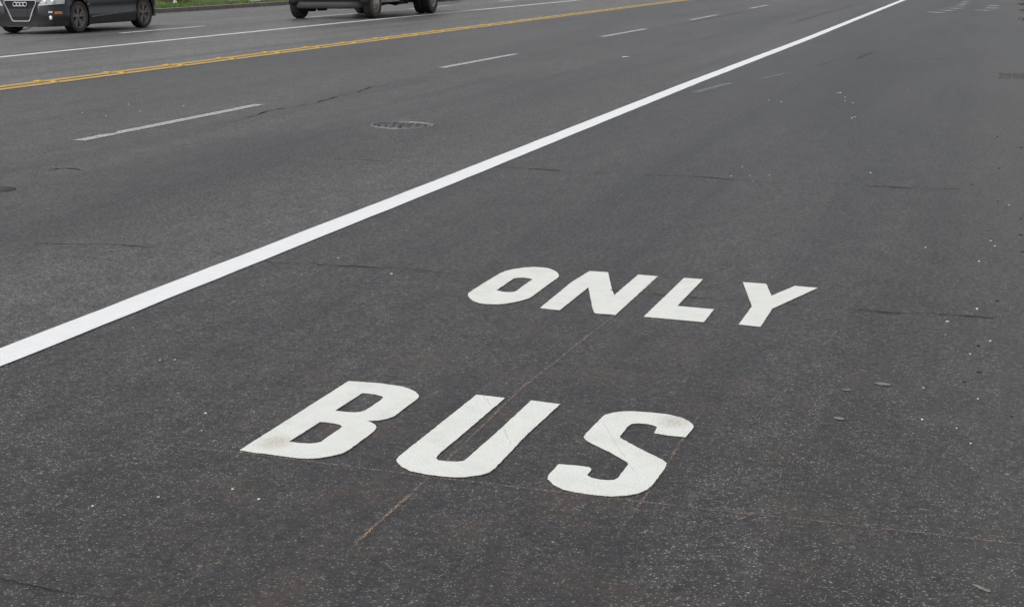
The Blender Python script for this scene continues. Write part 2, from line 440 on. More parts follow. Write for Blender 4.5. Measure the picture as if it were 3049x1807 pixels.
def lathe(bm, prof, seg=48, axis='X', mi=None):
    """revolve (radius, offset) pairs about an axis through the origin; mi gives a material per ring"""
    rings = []
    for r, a in prof:
        ring = []
        for i in range(seg):
            t = 2*math.pi*i/seg
            c, s = r*math.cos(t), r*math.sin(t)
            ring.append(bm.verts.new((a, c, s) if axis == 'X' else (c, s, a)))
        rings.append(ring)
    for k in range(len(rings)-1):
        for i in range(seg):
            j = (i+1) % seg
            f = bm.faces.new((rings[k][i], rings[k][j], rings[k+1][j], rings[k+1][i]))
            f.smooth = True
            if mi: f.material_index = mi[k]
def ribbon(name, pts, width, mat, lift=0.003, jitter=0.0, wj=0.0, parent=None, sub=1, uv=True, taper=False):
    """a thin strip lying on the road along a polyline; width across, uv u along / v across"""
    P = []
    for a, b in zip(pts, pts[1:]):
        for k in range(sub):
            t = k/sub
            P.append(Vector((a[0]+(b[0]-a[0])*t, a[1]+(b[1]-a[1])*t)))
    P.append(Vector(pts[-1][:2]))
    if jitter:
        for q in P[1:-1]:
            q += Vector((rnd.uniform(-jitter, jitter), rnd.uniform(-jitter, jitter)))
    bm = bmesh.new(); uvl = bm.loops.layers.uv.new('UVMap')
    L = []; R_ = []; S = [0.0]
    for i, q in enumerate(P):
        d = (P[min(i+1, len(P)-1)] - P[max(i-1, 0)]).normalized()
        nrm = Vector((-d.y, d.x))
        w = width*0.5*(1 + (rnd.uniform(-wj, wj) if wj else 0))
        if taper and i in (0, len(P)-1): w *= 0.15
        a, b = q + nrm*w, q - nrm*w
        L.append(bm.verts.new((a.x, a.y, zr(a.x)+lift))); R_.append(bm.verts.new((b.x, b.y, zr(b.x)+lift)))
        if i: S.append(S[-1] + (q-P[i-1]).length)
    for i in range(len(P)-1):
        f = bm.faces.new((L[i], R_[i], R_[i+1], L[i+1]))
        for lp, u, v in zip(f.loops, (S[i], S[i], S[i+1], S[i+1]), (1, 0, 0, 1)):
            lp[uvl].uv = (u/S[-1], v)
    return from_bm(name, bm, mat, parent)
def sheet(name, poly, mat, z=0.006, thick=0.003, holes=(), parent=None):
    """a flat outline with holes, given a thickness, lying on the road"""
    bm = bmesh.new()
    es = []
    for pl in [poly] + list(holes):
        vs = [bm.verts.new((x, y, zr(x) + z)) for x, y in pl]
        for i in range(len(vs)): es.append(bm.edges.new((vs[i], vs[(i+1) % len(vs)])))
    bmesh.ops.triangle_fill(bm, use_beauty=True, use_dissolve=False, edges=es)
    bmesh.ops.recalc_face_normals(bm, faces=bm.faces[:])
    for f in bm.faces:
        if f.normal.z < 0: f.normal_flip()
    top = bm.faces[:]
    r = bmesh.ops.extrude_face_region(bm, geom=top)
    for v in [g for g in r['geom'] if isinstance(g, bmesh.types.BMVert)]: v.co.z -= thick
    return from_bm(name, bm, mat, parent)
def dup(root, loc, label=None, group=None, rot=None):
    r = root.copy(); COL.objects.link(r); r.location = loc
    if rot is not None: r.rotation_euler = rot
    if label: r['label'] = label
    if group: r['group'] = group
    for ch in root.children:
        c = ch.copy(); COL.objects.link(c); c.parent = r
        for g in ch.children:
            d = g.copy(); COL.objects.link(d); d.parent = c
    return r

# ------------------------------------------------------------ the setting
MH = (-5.293, 13.17); MHR = 0.30
bm = bmesh.new()
es = []
outer = [(X0, -40), (0.95, -40), (0.95, 700), (X0, 700)]
circ = [(MH[0] + (MHR+.004)*math.cos(2*math.pi*i/48), MH[1] + (MHR+.004)*math.sin(2*math.pi*i/48)) for i in range(48)]
for pl in (outer, circ):
    vs = [bm.verts.new((x, y, 0)) for x, y in pl]
    for i in range(len(vs)): es.append(bm.edges.new((vs[i], vs[(i+1) % len(vs)])))
bmesh.ops.triangle_fill(bm, use_beauty=True, edges=es)
bm.verts.ensure_lookup_table()
a, b = bm.verts[0], bm.verts[3]
c = bm.verts.new((KX, -40, KZ)); d = bm.verts.new((KX, 700, KZ))
bm.faces.new((a, b, d, c))
for f in bm.faces:
    f.normal_update()
    if f.normal.z < 0: f.normal_flip()
me = bpy.data.meshes.new('road'); bm.to_mesh(me); bm.free()
tag(link('road', me, None, [M['asphalt']]), kind='structure')

# far kerb, cast in lengths with open joints
bm = bmesh.new()
y = -40.3
while y < 200:
    box(bm, KX-0.15, KX, y, y+2.99, KZ-0.12, KZ+0.125, 0.018)
    y += 3.0
tag(from_bm('kerb', bm, M['kerb']), kind='structure')

# turf bank rising behind the kerb
GX, GZ, GS = KX-0.15, KZ+0.13, 0.12
bm = bmesh.new()
rows = [(GX, GZ-0.10), (GX-0.01, GZ-0.005), (GX-0.6, GZ+0.07), (GX-1.6, GZ+0.19), (GX-3.2, GZ+0.38), (GX-6, GZ+0.62), (GX-14, GZ+0.7), (-300, GZ+0.6)]
ys = [-200, -20, 0, 20] + [24 + 1.2*i for i in range(40)] + [80, 120, 200, 800]
grid = [[bm.verts.new((x, yy, z + (0.03*math.sin(yy*1.7+x) if -30 < x < GX-.3 else 0))) for yy in ys] for x, z in rows]
for i in range(len(rows)-1):
    for j in range(len(ys)-1):
        bm.faces.new((grid[i][j], grid[i][j+1], grid[i+1][j+1], grid[i+1][j]))
tag(from_bm('verge', bm, M['soil'], smooth=True), kind='structure')

def bank(x):
    return GZ + 0.0 + max(0.0, (GX-x))*GS
bm = bmesh.new()
for i in range(15000):
    u = rnd.random()**1.6
    x = GX - 0.01 - u*3.4
    yy = rnd.uniform(36.5, 55)
    if rnd.random() < 0.25: yy = rnd.uniform(20, 80)
    hgt = rnd.uniform(0.025, 0.075) * (1.5 if rnd.random() < .12 else 1)
    w = rnd.uniform(0.006, 0.012)
    a = rnd.uniform(0, 2*math.pi); ln = rnd.uniform(0, 0.05); la = rnd.uniform(0, 2*math.pi)
    z = bank(x) - 0.012
    p0 = bm.verts.new((x-w*math.cos(a), yy-w*math.sin(a), z)); p1 = bm.verts.new((x+w*math.cos(a), yy+w*math.sin(a), z))
    p2 = bm.verts.new((x+ln*math.cos(la), yy+ln*math.sin(la), z+hgt))
    bm.faces.new((p0, p1, p2))
me = bpy.data.meshes.new('grass'); bm.to_mesh(me); bm.free()
tag(link('grass', me, None, [M['grass']]), 'short green grass on the bank beyond the far kerb', 'grass', kind='stuff')

# land under everything and the pavement the photographer stands beside
bm = bmesh.new()
vs = [bm.verts.new(v) for v in ((-3000, -3000, -1.2), (3000, -3000, -1.2), (3000, 3000, -1.2), (-3000, 3000, -1.2))]
bm.faces.new(vs)
tag(from_bm('ground', bm, M['soil']), kind='structure')
bm = bmesh.new()
box(bm, 0.95, 1.10, -40, 200, -0.2, 0.13, 0.02)
box(bm, 1.103, 3.5, -40, 200, -0.2, 0.127)
tag(from_bm('pavement', bm, M['kerb']), kind='structure')

# brown leaves and dirt blown against the near kerb
bm = bmesh.new()
for i in range(2600):
    yy = rnd.uniform(36, 74); x = 0.95 - abs(rnd.gauss(0, 0.22))*(0.6 + 0.5*math.sin(yy*0.9))
    if x > 0.94 or x < 0.2: continue
    s_ = rnd.uniform(.02, .05); a_ = rnd.uniform(0, 6.28); z_ = 0.012 + rnd.random()*0.10*max(0, (x-.45)/.5)
    c_, d_ = math.cos(a_)*s_, math.sin(a_)*s_
    vs = [bm.verts.new(q) for q in ((x-c_, yy-d_, z_), (x-d_*.6, yy+c_*.6, z_+rnd.uniform(0, .03)), (x+c_, yy+d_, z_+rnd.uniform(-.005, .02)), (x+d_*.6, yy-c_*.6, z_))]
    bm.faces.new(vs)
me = bpy.data.meshes.new('dead_leaves'); bm.to_mesh(me); bm.free()
tag(link('dead_leaves', me, None, [M['deadleaf']]), 'dark brown dead leaves gathered along the near kerb', 'leaves', kind='stuff')

# ------------------------------------------------------------ road markings
word = dict(B='BUS', U='BUS', S='BUS', O='ONLY', N='ONLY', L='ONLY', Y='ONLY')
LETTER = {}
def ragged(pl, step=0.018, j=0.0006):
    """break an outline into short lengths with the small wobble of paint run over stones"""
    out = []
    for i, a in enumerate(pl):
        b = pl[(i+1) % len(pl)]
        L = math.hypot(b[0]-a[0], b[1]-a[1]); n_ = max(1, int(L/step))
        nx, ny = (-(b[1]-a[1])/L, (b[0]-a[0])/L)
        for k in range(n_):
            t = k/n_; d = rnd.gauss(0, j)
            out.append((a[0]+(b[0]-a[0])*t+nx*d, a[1]+(b[1]-a[1])*t+ny*d))
    return out
for ch, polys in LETTERS.items():
    o = sheet('painted_letter', ragged(polys[0]), M['white'], z=0.0040, thick=0.002, holes=[ragged(q) for q in polys[1:]])
    tag(o, f'white block letter {ch} of the word {word[ch]} painted on the dark asphalt', 'road letter', 'letters painted in the bus lane')
    LETTER[ch] = o
LETTER['B']['label'] = 'white block letter B of the word BUS with a brown stain in its lower corner'
LETTER['S']['label'] = 'white block letter S of the word BUS with a brown stain on its top arm'
LETTER['N']['label'] = 'white block letter N of the word ONLY with a small nick in its diagonal'
def hairline(ch, pts, w=0.006):
    ribbon('hairline_crack', pts, w, M['hair'], 0.0060, jitter=0.002, parent=LETTER[ch], sub=3)

def strip_mesh(name, left, right, mat, label, cat, group=None, z=0.0045, kind=None):
    """a painted line between two edges given as (y, x) lists, cut finely along the road"""
    bm = bmesh.new()
    A = [bm.verts.new((x, yy, zr(x)+z)) for yy, x in left]
    B = [bm.verts.new((x, yy, zr(x)+z)) for yy, x in right]
    for i in range(len(A)-1): bm.faces.new((A[i], B[i], B[i+1], A[i+1]))
    for f in bm.faces:
        f.normal_update()
        if f.normal.z < 0: f.normal_flip()
    top = bm.faces[:]
    r = bmesh.ops.extrude_face_region(bm, geom=top)
    for v in [g for g in r['geom'] if isinstance(g, bmesh.types.BMVert)]: v.co.z -= 0.002
    o = from_bm(name, bm, mat)
    return tag(o, label, cat, group, kind)
def interp(tab, yy):
    for (y0, x0), (y1, x1) in zip(tab, tab[1:]):
        if yy <= y1: return x0 + (x1-x0)*(yy-y0)/(y1-y0)
    return tab[-1][1]
def line(name, centre, w, mat, label, cat, y0, y1, wob=0.0, group=None):
    ys = []; yy = y0
    while yy < y1:
        ys.append(yy); yy += 0.25 if yy < 30 else 1.0
    ys.append(y1)
    L = [(q, interp(centre, q) - w/2 + rnd.uniform(-wob, wob)) for q in ys]
    R_ = [(q, interp(centre, q) + w/2 + rnd.uniform(-wob, wob)) for q in ys]
    return strip_mesh(name, L, R_, mat, label, cat, group)
busline = line('bus_lane_line', [(-40, -3.69), (5, -3.688), (10, -3.684), (14, -3.70), (19, -3.719), (25, -3.695), (30.7, -3.668), (42, -3.685), (61, -3.704), (700, -3.70)], 0.168, M['line'],
     'wide bright white solid line along the left side of the bus lane', 'lane line', -40, 400, 0.0025)
line('edge_line', [(-40, -14.55), (20, -14.64), (33, -14.86), (45, -14.80), (700, -14.8)], 0.17, M['oldwhite2'],
     'thin white solid line beyond the yellow line, under the truck wheels', 'lane line', -40, 400, 0.004)
yl = empty('double_centre_line', (0, 0, 0), 'pair of yellow centre stripes with raised yellow markers on them', 'centre line')
for c in ([(-40, -10.95), (15, -10.955), (27, -10.985), (37, -11.0), (700, -10.98)], [(-40, -10.752), (15, -10.752), (27, -10.775), (700, -10.775)]):
    s = line('yellow_stripe', c, 0.142, M['yellow'], None, None, -40, 400, 0.003)
    s.parent = yl
# raised yellow markers, two rows
bm = bmesh.new()
r = bmesh.ops.create_cube(bm, size=1.0)
for v in r['verts']:
    t = 0.55 if v.co.z > 0 else 1.0
    v.co = Vector((v.co.x*0.105*t, v.co.y*0.105*t, (v.co.z+.5)*0.012))
bmesh.ops.bevel(bm, geom=bm.edges[:], offset=0.004, segments=2, affect='EDGES')
mk0 = from_bm('lane_marker', bm, M['button'])
ord_ = ['first', 'second', 'third', 'fourth', 'fifth', 'sixth', 'seventh', 'eighth', 'ninth', 'tenth', 'eleventh', 'twelfth', 'thirteenth', 'fourteenth', 'fifteenth', 'sixteenth', 'seventeenth', 'eighteenth', 'nineteenth', 'twentieth']
first = True
for row, xs in (('far', -10.985), ('near', -10.765)):
    n_ = 0
    for i in range(20):
        yy = 15.64 + 1.497*i
        o = mk0 if first else mk0.copy()
        if not first: COL.objects.link(o)
        first = False
        o.location = (xs - 0.03*min(1, max(0, (yy-15)/12)), yy, 0.006)
        tag(o, f'{ord_[i]} raised yellow marker from the left on the {row} yellow stripe', 'lane marker', 'raised yellow markers on the centre line')

# broken line between the two near lanes
dl = [(1.2, 4.55, -7.34, -7.35), (10.955, 14.31, -7.33, -7.366), (20.01, 23.31, -7.445, -7.40), (29.07, 32.59, -7.455, -7.40), (37.77, 41.38, -7.42, -7.42), (47.0, 50.55, -7.40, -7.41), (56.3, 59.9, -7.40, -7.41)]
names = {1: 'worn white dash nearest the camera, left of the manhole', 2: 'white dash second nearest, right of and beyond the manhole', 3: 'white dash third from the left in the near broken line',
         4: 'short looking white dash fourth from the left in the near broken line', 5: 'faint far white dash at the top edge, fifth in the near broken line'}
for k, (y0, y1, xa, xb) in enumerate(dl):
    if k in (0, 6): continue
    n_ = 24
    L = []; R_ = []
    for i in range(n_+1):
        t = i/n_; x = xa + (xb-xa)*t; yy = y0 + (y1-y0)*t
        n1 = rnd.uniform(-.004, .004); n2 = rnd.uniform(-.004, .004)
        if k == 1 and i == 4: n1 += 0.05
        L.append((yy, x-0.057+n1)); R_.append((yy+0.0, x+0.057+n2))
    strip_mesh('lane_dash', L, R_, M['oldwhite'], names[k], 'lane dash', 'dashes of the near broken line')
fd = [(27.7, 31.2, 'thin white dash on the far side beside the dark sedan'), (36.0, 39.9, 'thin white dash running beneath the truck cab'),
      (43.9, 47.4, 'thin white dash ending just right of the truck rear wheel'), (52.6, 56.2, 'thin white dash at the top edge right of the truck')]
for y0, y1, lb in fd:
    L = [(y0+(y1-y0)*i/8, -17.45) for i in range(9)]; R_ = [(yy, -17.33) for yy, _ in L]
    strip_mesh('lane_dash', L, R_, M['oldwhite2'], lb, 'lane dash', 'dashes of the far broken line')

# orange layout chalk
for pts, w, mt, lb in (
    ([(-1.585, 3.612), (-1.585, 3.811), (-1.587, 4.143), (-1.600, 4.677), (-1.612, 5.242), (-1.570, 6.49), (-1.562, 7.503), (-1.566, 7.898)], 0.016, 'chalk_faint', 'faint orange chalk line running through letters U and N along the lane'),
    ([(-2.848, 4.165), (-2.646, 4.150), (-2.254, 4.178), (-1.796, 4.176), (-1.567, 4.172), (-1.198, 4.180), (-0.722, 4.188), (-0.332, 4.203), (0.6, 4.240)], 0.016, 'chalk_faint', 'faint orange chalk line across the lane under the word BUS'),
    ([(-0.914, 3.86), (-0.919, 3.94), (-0.916, 4.168), (-0.914, 4.539), (-0.917, 4.969), (-0.914, 5.25)], 0.016, 'chalk_faint', 'short faint orange chalk line along the right side of letter S')):
    o = ribbon('chalk_line', pts, w, M[mt], 0.003, sub=4, jitter=0.003)
    tag(o, lb, 'chalk line', 'orange layout chalk lines')
o = ribbon('chalk_line', [(-1.588, 3.58), (-1.586, 3.72), (-1.586, 3.84), (-1.588, 4.02)], 0.016, M['chalk'], 0.0045, sub=3, jitter=0.003)
tag(o, 'brighter orange chalk dash in front of the letter U', 'chalk line', 'orange layout chalk lines')

# ------------------------------------------------------------ wear on the road surface
cr = dict(
    a=([(-4.992, 6.979), (-4.864, 6.998), (-4.524, 7.103), (-4.258, 7.096), (-4.033, 7.094), (-3.816, 7.081), (-3.752, 7.058), (-3.539, 6.98), (-3.267, 7.013), (-3.138, 7.036), (-2.82, 7.096), (-2.363, 7.013), (-2.021, 6.962), (-1.707, 6.971), (-1.246, 6.963), (-0.852, 6.995), (-0.663, 6.994), (-0.52, 6.991), (-0.36, 6.988), (-0.264, 7.025), (-0.096, 7.047), (0.095, 7.044)], 0.009, 'dark crack across the road passing the near end of the word ONLY'),
    b=([(-4.891, 10.776), (-4.569, 10.811), (-4.399, 10.822), (-4.268, 10.879), (-4.112, 10.843), (-4.039, 10.834), (-3.86, 10.87), (-3.263, 10.849), (-2.485, 10.858), (-2.148, 10.965), (-1.897, 10.924), (-1.484, 10.868), (-1.125, 11.002), (-0.841, 10.983), (-0.605, 10.997), (-0.393, 11.019), (-0.184, 11.107)], 0.014, 'dark crack across the road beyond the word ONLY'),
    c=([(-2.46, 3.075), (-2.355, 3.065), (-2.319, 3.060), (-2.204, 3.051), (-2.101, 3.049), (-2.011, 3.063), (-1.899, 3.067), (-1.809, 3.069)], 0.0030, 'dark crack in the bottom left corner of the asphalt'),
    d=([(-6.865, 12.707), (-6.835, 12.783), (-6.901, 13.043), (-6.897, 13.21), (-6.995, 13.79), (-6.92, 14.712), (-6.99, 15.423), (-7.001, 16.005), (-7.153, 16.858)], 0.022, 'broken dark crack along the lane beside the nearest white dash'),
    e=([(-1.438, 25.392), (-1.162, 25.546), (-0.876, 25.616), (-0.508, 25.732), (-0.094, 25.874), (0.165, 25.93)], 0.02, 'far dark crack across the bus lane near the right edge'))
for k, (pts, w, lb) in cr.items():
    segs = []
    # the crack opens and closes: several stretches in one mesh
    bm = bmesh.new(); 
    P = []
    for p0, p1 in zip(pts, pts[1:]):
        n_ = max(2, int(((p1[0]-p0[0])**2 + (p1[1]-p0[1])**2)**.5/0.025))
        for i in range(n_): P.append((p0[0]+(p1[0]-p0[0])*i/n_, p0[1]+(p1[1]-p0[1])*i/n_))
    prev = None; ph = rnd.uniform(0, 9)
    along = k == 'd'
    for i, (x, yy) in enumerate(P):
        op = max(0.0, 0.30 + 0.50*math.sin(i*0.11+ph) + 0.50*math.sin(i*0.37+2*ph) + rnd.uniform(-.35, .35))
        hw = w*0.42*min(1.3, op) + 0.0007
        jx = rnd.uniform(-.004, .004)
        if along: a, b = bm.verts.new((x-hw+jx, yy, 0.003)), bm.verts.new((x+hw+jx, yy, 0.003))
        else: a, b = bm.verts.new((x, yy-hw*1.0+jx, 0.003)), bm.verts.new((x, yy+hw*1.0+jx, 0.003))
        if prev: bm.faces.new((prev[0], prev[1], b, a))
        prev = (a, b)
    o = from_bm('crack', bm, M['crack'])
    tag(o, lb, 'crack', 'cracks in the asphalt')
o = ribbon('crack', [(-6.553, 9.394), (-6.514, 9.500), (-6.43, 9.515), (-6.344, 9.484)], 0.014, M['crack'], 0.003, 0.004, 0.7, sub=4, taper=True)
tag(o, 'short curved dark crack near the left edge above the bus lane line', 'crack', 'cracks in the asphalt')

for pts, w, lb in (([(-4.902, 36.5), (-4.907, 41.032), (-4.853, 45.356), (-4.825, 53.5)], 0.13, 'long dark tyre streak left of the far bus lane line'),
                   ([(-7.194, 35.5), (-7.12, 38.057), (-7.112, 44)], 0.10, 'dark tyre streak just below the third white dash'),
                   ([(-2.19, 24.8), (-2.147, 25.903), (-2.076, 26.9)], 0.11, 'dark oval oil patch in the far bus lane'),
                   ([(-2.60, 23.0), (-2.45, 24.5)], 0.06, 'thin dark oil smear left of the oval patch')):
    o = ribbon('tyre_streak', pts, w, M['rubber'], 0.003, sub=4)
    tag(o, lb, 'tyre streak', 'dark streaks on the asphalt')
for pts, w, lb in (([(-3.43, 17.7), (-3.354, 18.562), (-3.25, 19.5)], 0.17, 'broad pale scuff beside the bus lane line'),
                   ([(-3.012, 20.1), (-2.925, 20.727), (-2.82, 21.4)], 0.09, 'thin pale scuff beyond the broad one'),
                   ([(-2.612, 22.4), (-2.539, 22.95)], 0.04, 'short pale scuff before the dark oval patch')):
    o = ribbon('pale_scuff', pts, w, M['scuff'], 0.003, sub=4)
    tag(o, lb, 'scuff', 'pale scuffs in the bus lane')
dots = [(-1.944, 47.564), (-1.7, 49.639), (-1.549, 51.802), (-1.458, 54.093), (-1.416, 56.126), (-1.416, 57.832), (-1.416, 60.4), (-0.777, 50.688), (-0.591, 50.499), (-0.468, 53.021), (-0.279, 53.172), (-0.266, 55.854), (-0.465, 55.691)]
for i, (x, yy) in enumerate(dots):
    o = ribbon('paint_print', [(x-0.11, yy-.1), (x+0.11, yy+.1)], 1.0 if i < 3 else 0.55, M['printm'], 0.003, sub=3)
    tag(o, 'faded pale print in the left curving row at the far end of the bus lane' if i < 7 else 'faded pale print in the right cluster at the far end of the bus lane', 'paint print',
        'left row of faded prints' if i < 7 else 'right cluster of faded prints')

# ------------------------------------------------------------ iron covers
mh = empty('manhole_cover', (MH[0], MH[1], 0), 'round cast iron manhole cover with a raised rim in the middle lane', 'manhole cover')
bm = bmesh.new()
lathe(bm, [(0.300, -0.06), (0.300, 0.004), (0.297, 0.006), (0.278, 0.006), (0.276, 0.003), (0.275, -0.03)], 64, 'Z')
from_bm('frame', bm, M['iron'], mh, True)
bm = bmesh.new()
lathe(bm, [(0.272, -0.06), (0.272, -0.015), (0.268, -0.012), (0.02, -0.012), (0.0001, -0.012)], 64, 'Z')
lidm = from_bm('lid', bm, M['irondark'], mh)
bm = bmesh.new()
for r0, r1, n_ in ((0.235, 0.262, 20), (0.17, 0.215, 14), (0.095, 0.15, 9), (0.03, 0.075, 4)):
    for i in range(n_):
        a0 = 2*math.pi*i/n_ + r0*9; a1 = a0 + 2*math.pi/n_*0.62
        q = []
        for a_, r_ in ((a0, r0), (a0, r1), (a1, r1), (a1, r0)):
            q.append((r_*math.cos(a_), r_*math.sin(a_)))
        bt = [bm.verts.new((x, yy, -0.0125)) for x, yy in q]
        tp = [bm.verts.new((x*.985, yy*.985, -0.004)) for x, yy in q]
        bm.faces.new(tp)
        for j in range(4): bm.faces.new((bt[j], bt[(j+1) % 4], tp[(j+1) % 4], tp[j]))
from_bm('raised_pattern', bm, M['ironmid'], lidm)
vc = empty('valve_cover', (-6.345, 8.50, 0), 'small round iron valve cover cut off by the left edge', 'valve cover')
bm = bmesh.new()
lathe(bm, [(0.125, 0.0), (0.125, 0.002), (0.120, 0.003), (0.108, 0.003), (0.106, 0.002)], 48, 'Z')
from_bm('frame', bm, M['irondark'], vc, True)
bm = bmesh.new()
lathe(bm, [(0.106, 0.0022), (0.098, 0.0022), (0.096, 0.005), (0.0001, 0.005)], 48, 'Z')
from_bm('lid', bm, M['lid'], vc)

# utility cover by the near gutter
uc = empty('utility_cover', (0.0, 22.35, 0), 'flush rectangular utility cover by the right edge of the bus lane', 'utility cover')
bm = bmesh.new(); box(bm, 0.02, 0.93, -0.40, 0.42, -0.05, 0.006)
from_bm('lid', bm, M['lid'], uc)
bm = bmesh.new()
for x0_, x1_, y0_, y1_ in ((-0.012, 0.94, 0.435, 0.452), (-0.012, 0.94, -0.432, -0.415), (-0.012, 0.004, -0.412, 0.432), (0.17, 0.18, -0.39, 0.41)):
    box(bm, x0_, x1_, y0_, y1_, 0.0, 0.011)
for q in ((0.05, 0.12, -0.2, -0.16), (0.05, 0.12, 0.2, 0.24), (0.05, 0.06, -0.15, 0.19)):
    box(bm, *q, 0.0055, 0.010)
from_bm('frame', bm, M['coverframe'], uc)

# ------------------------------------------------------------ loose things on the road
stones = [(-3.08, 5.085), (-3.029, 5.11), (-2.566, 4.522), (-2.483, 4.344), (-2.426, 3.602), (-2.286, 3.733), (-2.112, 3.87), (-1.997, 3.817), (-0.175, 5.75), (0.025, 5.673), (-0.159, 5.336), (-0.04, 5.272), (0.011, 5.11), (-0.019, 6.346), (-0.129, 6.648), (-1.834, 11.605), (-1.702, 11.155), (-1.636, 10.892), (-1.571, 11.249), (-1.828, 11.083), (-0.867, 11.665), (-1.821, 18.521), (-1.799, 18.58), (-1.68, 17.977), (-1.638, 17.551), (-1.532, 17.344), (-1.383, 15.651), (-1.369, 15.797), (-2.451, 17.2), (-2.292, 17.062), (-3.27, 7.22), (-2.851, 6.943), (-8.541, 12.847), (-8.575, 13.748), (-8.106, 13.193), (-8.186, 12.706), (-8.003, 13.868), (0.059, 6.601), (-0.131, 6.903), (-0.006, 7.218), (-0.315, 8.705), (0.034, 9.064), (0.058, 8.908), (-0.02, 8.403), (0.137, 10.469)]
def rock_mesh(name, seed):
    r_ = random.Random(seed)
    bm = bmesh.new()
    bmesh.ops.create_icosphere(bm, subdivisions=2, radius=1.0)
    k = [Vector((r_.uniform(-1, 1), r_.uniform(-1, 1), r_.uniform(-1, 1))).normalized() for _ in range(7)]
    for v in bm.verts:
        s_ = 1.0
        for d_ in k:
            t = v.co.normalized().dot(d_)
            if t > 0.7: s_ -= (t-0.7)*0.9
        v.co *= s_
        v.co.z = max(v.co.z*0.7, -0.35)
    me = bpy.data.meshes.new(name); bm.to_mesh(me); bm.free()
    return me
rocks = [rock_mesh('pebble', i) for i in range(4)]
for me_ in rocks: me_.materials.append(M['pebble'])
clods = [rock_mesh('dirt_clod', 20+i) for i in range(3)]
for me_ in clods: me_.materials.append(M['clod'])
for i, (x, yy) in enumerate(stones):
    o = bpy.data.objects.new('pebble', rocks[i % 4]); COL.objects.link(o)
    s_ = (0.0034 + 0.00045*yy) * rnd.uniform(0.65, 1.1)
    o.scale = (s_*1.2, s_*rnd.uniform(.8, 1.2), s_*0.8); o.location = (x, yy, s_*0.25); o.rotation_euler.z = rnd.uniform(0, 6)
    tag(o, 'tiny pale pebble lying on the dark asphalt', 'pebble', 'pale pebbles scattered on the asphalt')
for i, (x, yy) in enumerate([(0.028, 14.579), (0.235, 13.82), (0.062, 12.342), (-0.119, 11.358), (0.063, 10.618), (0.207, 9.939), (0.203, 9.339), (0.207, 8.786), (0.082, 7.432), (0.011, 6.498), (0.023, 6.066), (0.144, 5.486), (-0.03, 5.9)]):
    o = bpy.data.objects.new('dirt_clod', clods[i % 3]); COL.objects.link(o)
    s_ = 0.005 + 0.0005*yy
    o.scale = (s_*rnd.uniform(1, 2), s_*rnd.uniform(.6, 1.1), s_*0.45); o.location = (x, yy, s_*0.1); o.rotation_euler.z = rnd.uniform(0, 6)
    tag(o, 'small dark clod of dirt near the right edge of the road', 'dirt clod', 'dark clods along the near gutter')
for a, b, w, lb in (((-0.355, 5.757), (-0.298, 5.750), 0.042, 'largest flattened pale leaf scrap to the right of letter S'), ((-0.467, 5.617), (-0.435, 5.624), 0.02, 'small pale leaf scrap just left of the largest one'),
                    ((-0.458, 5.25), (-0.422, 5.235), 0.03, 'greyish leaf scrap lying below the other two'), ((0.048, 3.882), (0.088, 3.849), 0.016, 'narrow pale leaf scrap in the bottom right corner')):
    n_ = 9; A, B = Vector(a), Vector(b); d_ = B-A; nn = Vector((-d_.y, d_.x)).normalized()
    pl = [tuple(A + d_*(i/n_) + nn*(w*0.5*(math.sin(math.pi*(i+.6)/(n_+1.2))**.5)*rnd.uniform(.7, 1.1))) for i in range(n_+1)]
    pl += [tuple(A + d_*(i/n_) - nn*(w*0.5*(math.sin(math.pi*(i+.6)/(n_+1.2))**.5)*rnd.uniform(.7, 1.1))) for i in range(n_, -1, -1)]
    o = sheet('leaf_scrap', pl, M['leaf'], 0.0025, 0.001)
    tag(o, lb, 'leaf', 'flattened leaf scraps')
bm = bmesh.new()
lathe(bm, [(0.0001, -0.06), (0.011, -0.059), (0.012, 0.0), (0.010, 0.058), (0.0001, 0.06)], 10, 'X')
o = from_bm('stick', bm, M['stick'], smooth=True); o.location = (-5.597, 23.34, 0.012); o.rotation_euler.z = 0.3
tag(o, 'short pale stick lying in the lane beyond the second dash', 'stick')

# hairline cracks that run on through the letters
for pts in ([(-3.772, 7.06), (-3.70, 7.03), (-3.60, 6.985)], [(-3.772, 7.66), (-3.69, 7.60), (-3.60, 7.58)], [(-3.772, 8.24), (-3.68, 8.18), (-3.60, 8.16)]):
    ribbon('hairline_crack', pts, 0.007, M['hair'], 0.0060, jitter=0.002, parent=busline, sub=3)
hairline('U', [(-1.722, 5.068), (-1.700, 5.03), (-1.676, 4.996), (-1.641, 4.929)])
hairline('U', [(-1.735, 5.015), (-1.701, 4.949), (-1.662, 4.875)], 0.004)
hairline('U', [(-1.536, 4.737), (-1.512, 4.69), (-1.491, 4.645), (-1.441, 4.545)])
hairline('S', [(-1.235, 4.928), (-1.177, 4.808), (-1.104, 4.652), (-1.067, 4.578), (-1.019, 4.478), (-0.974, 4.389)])

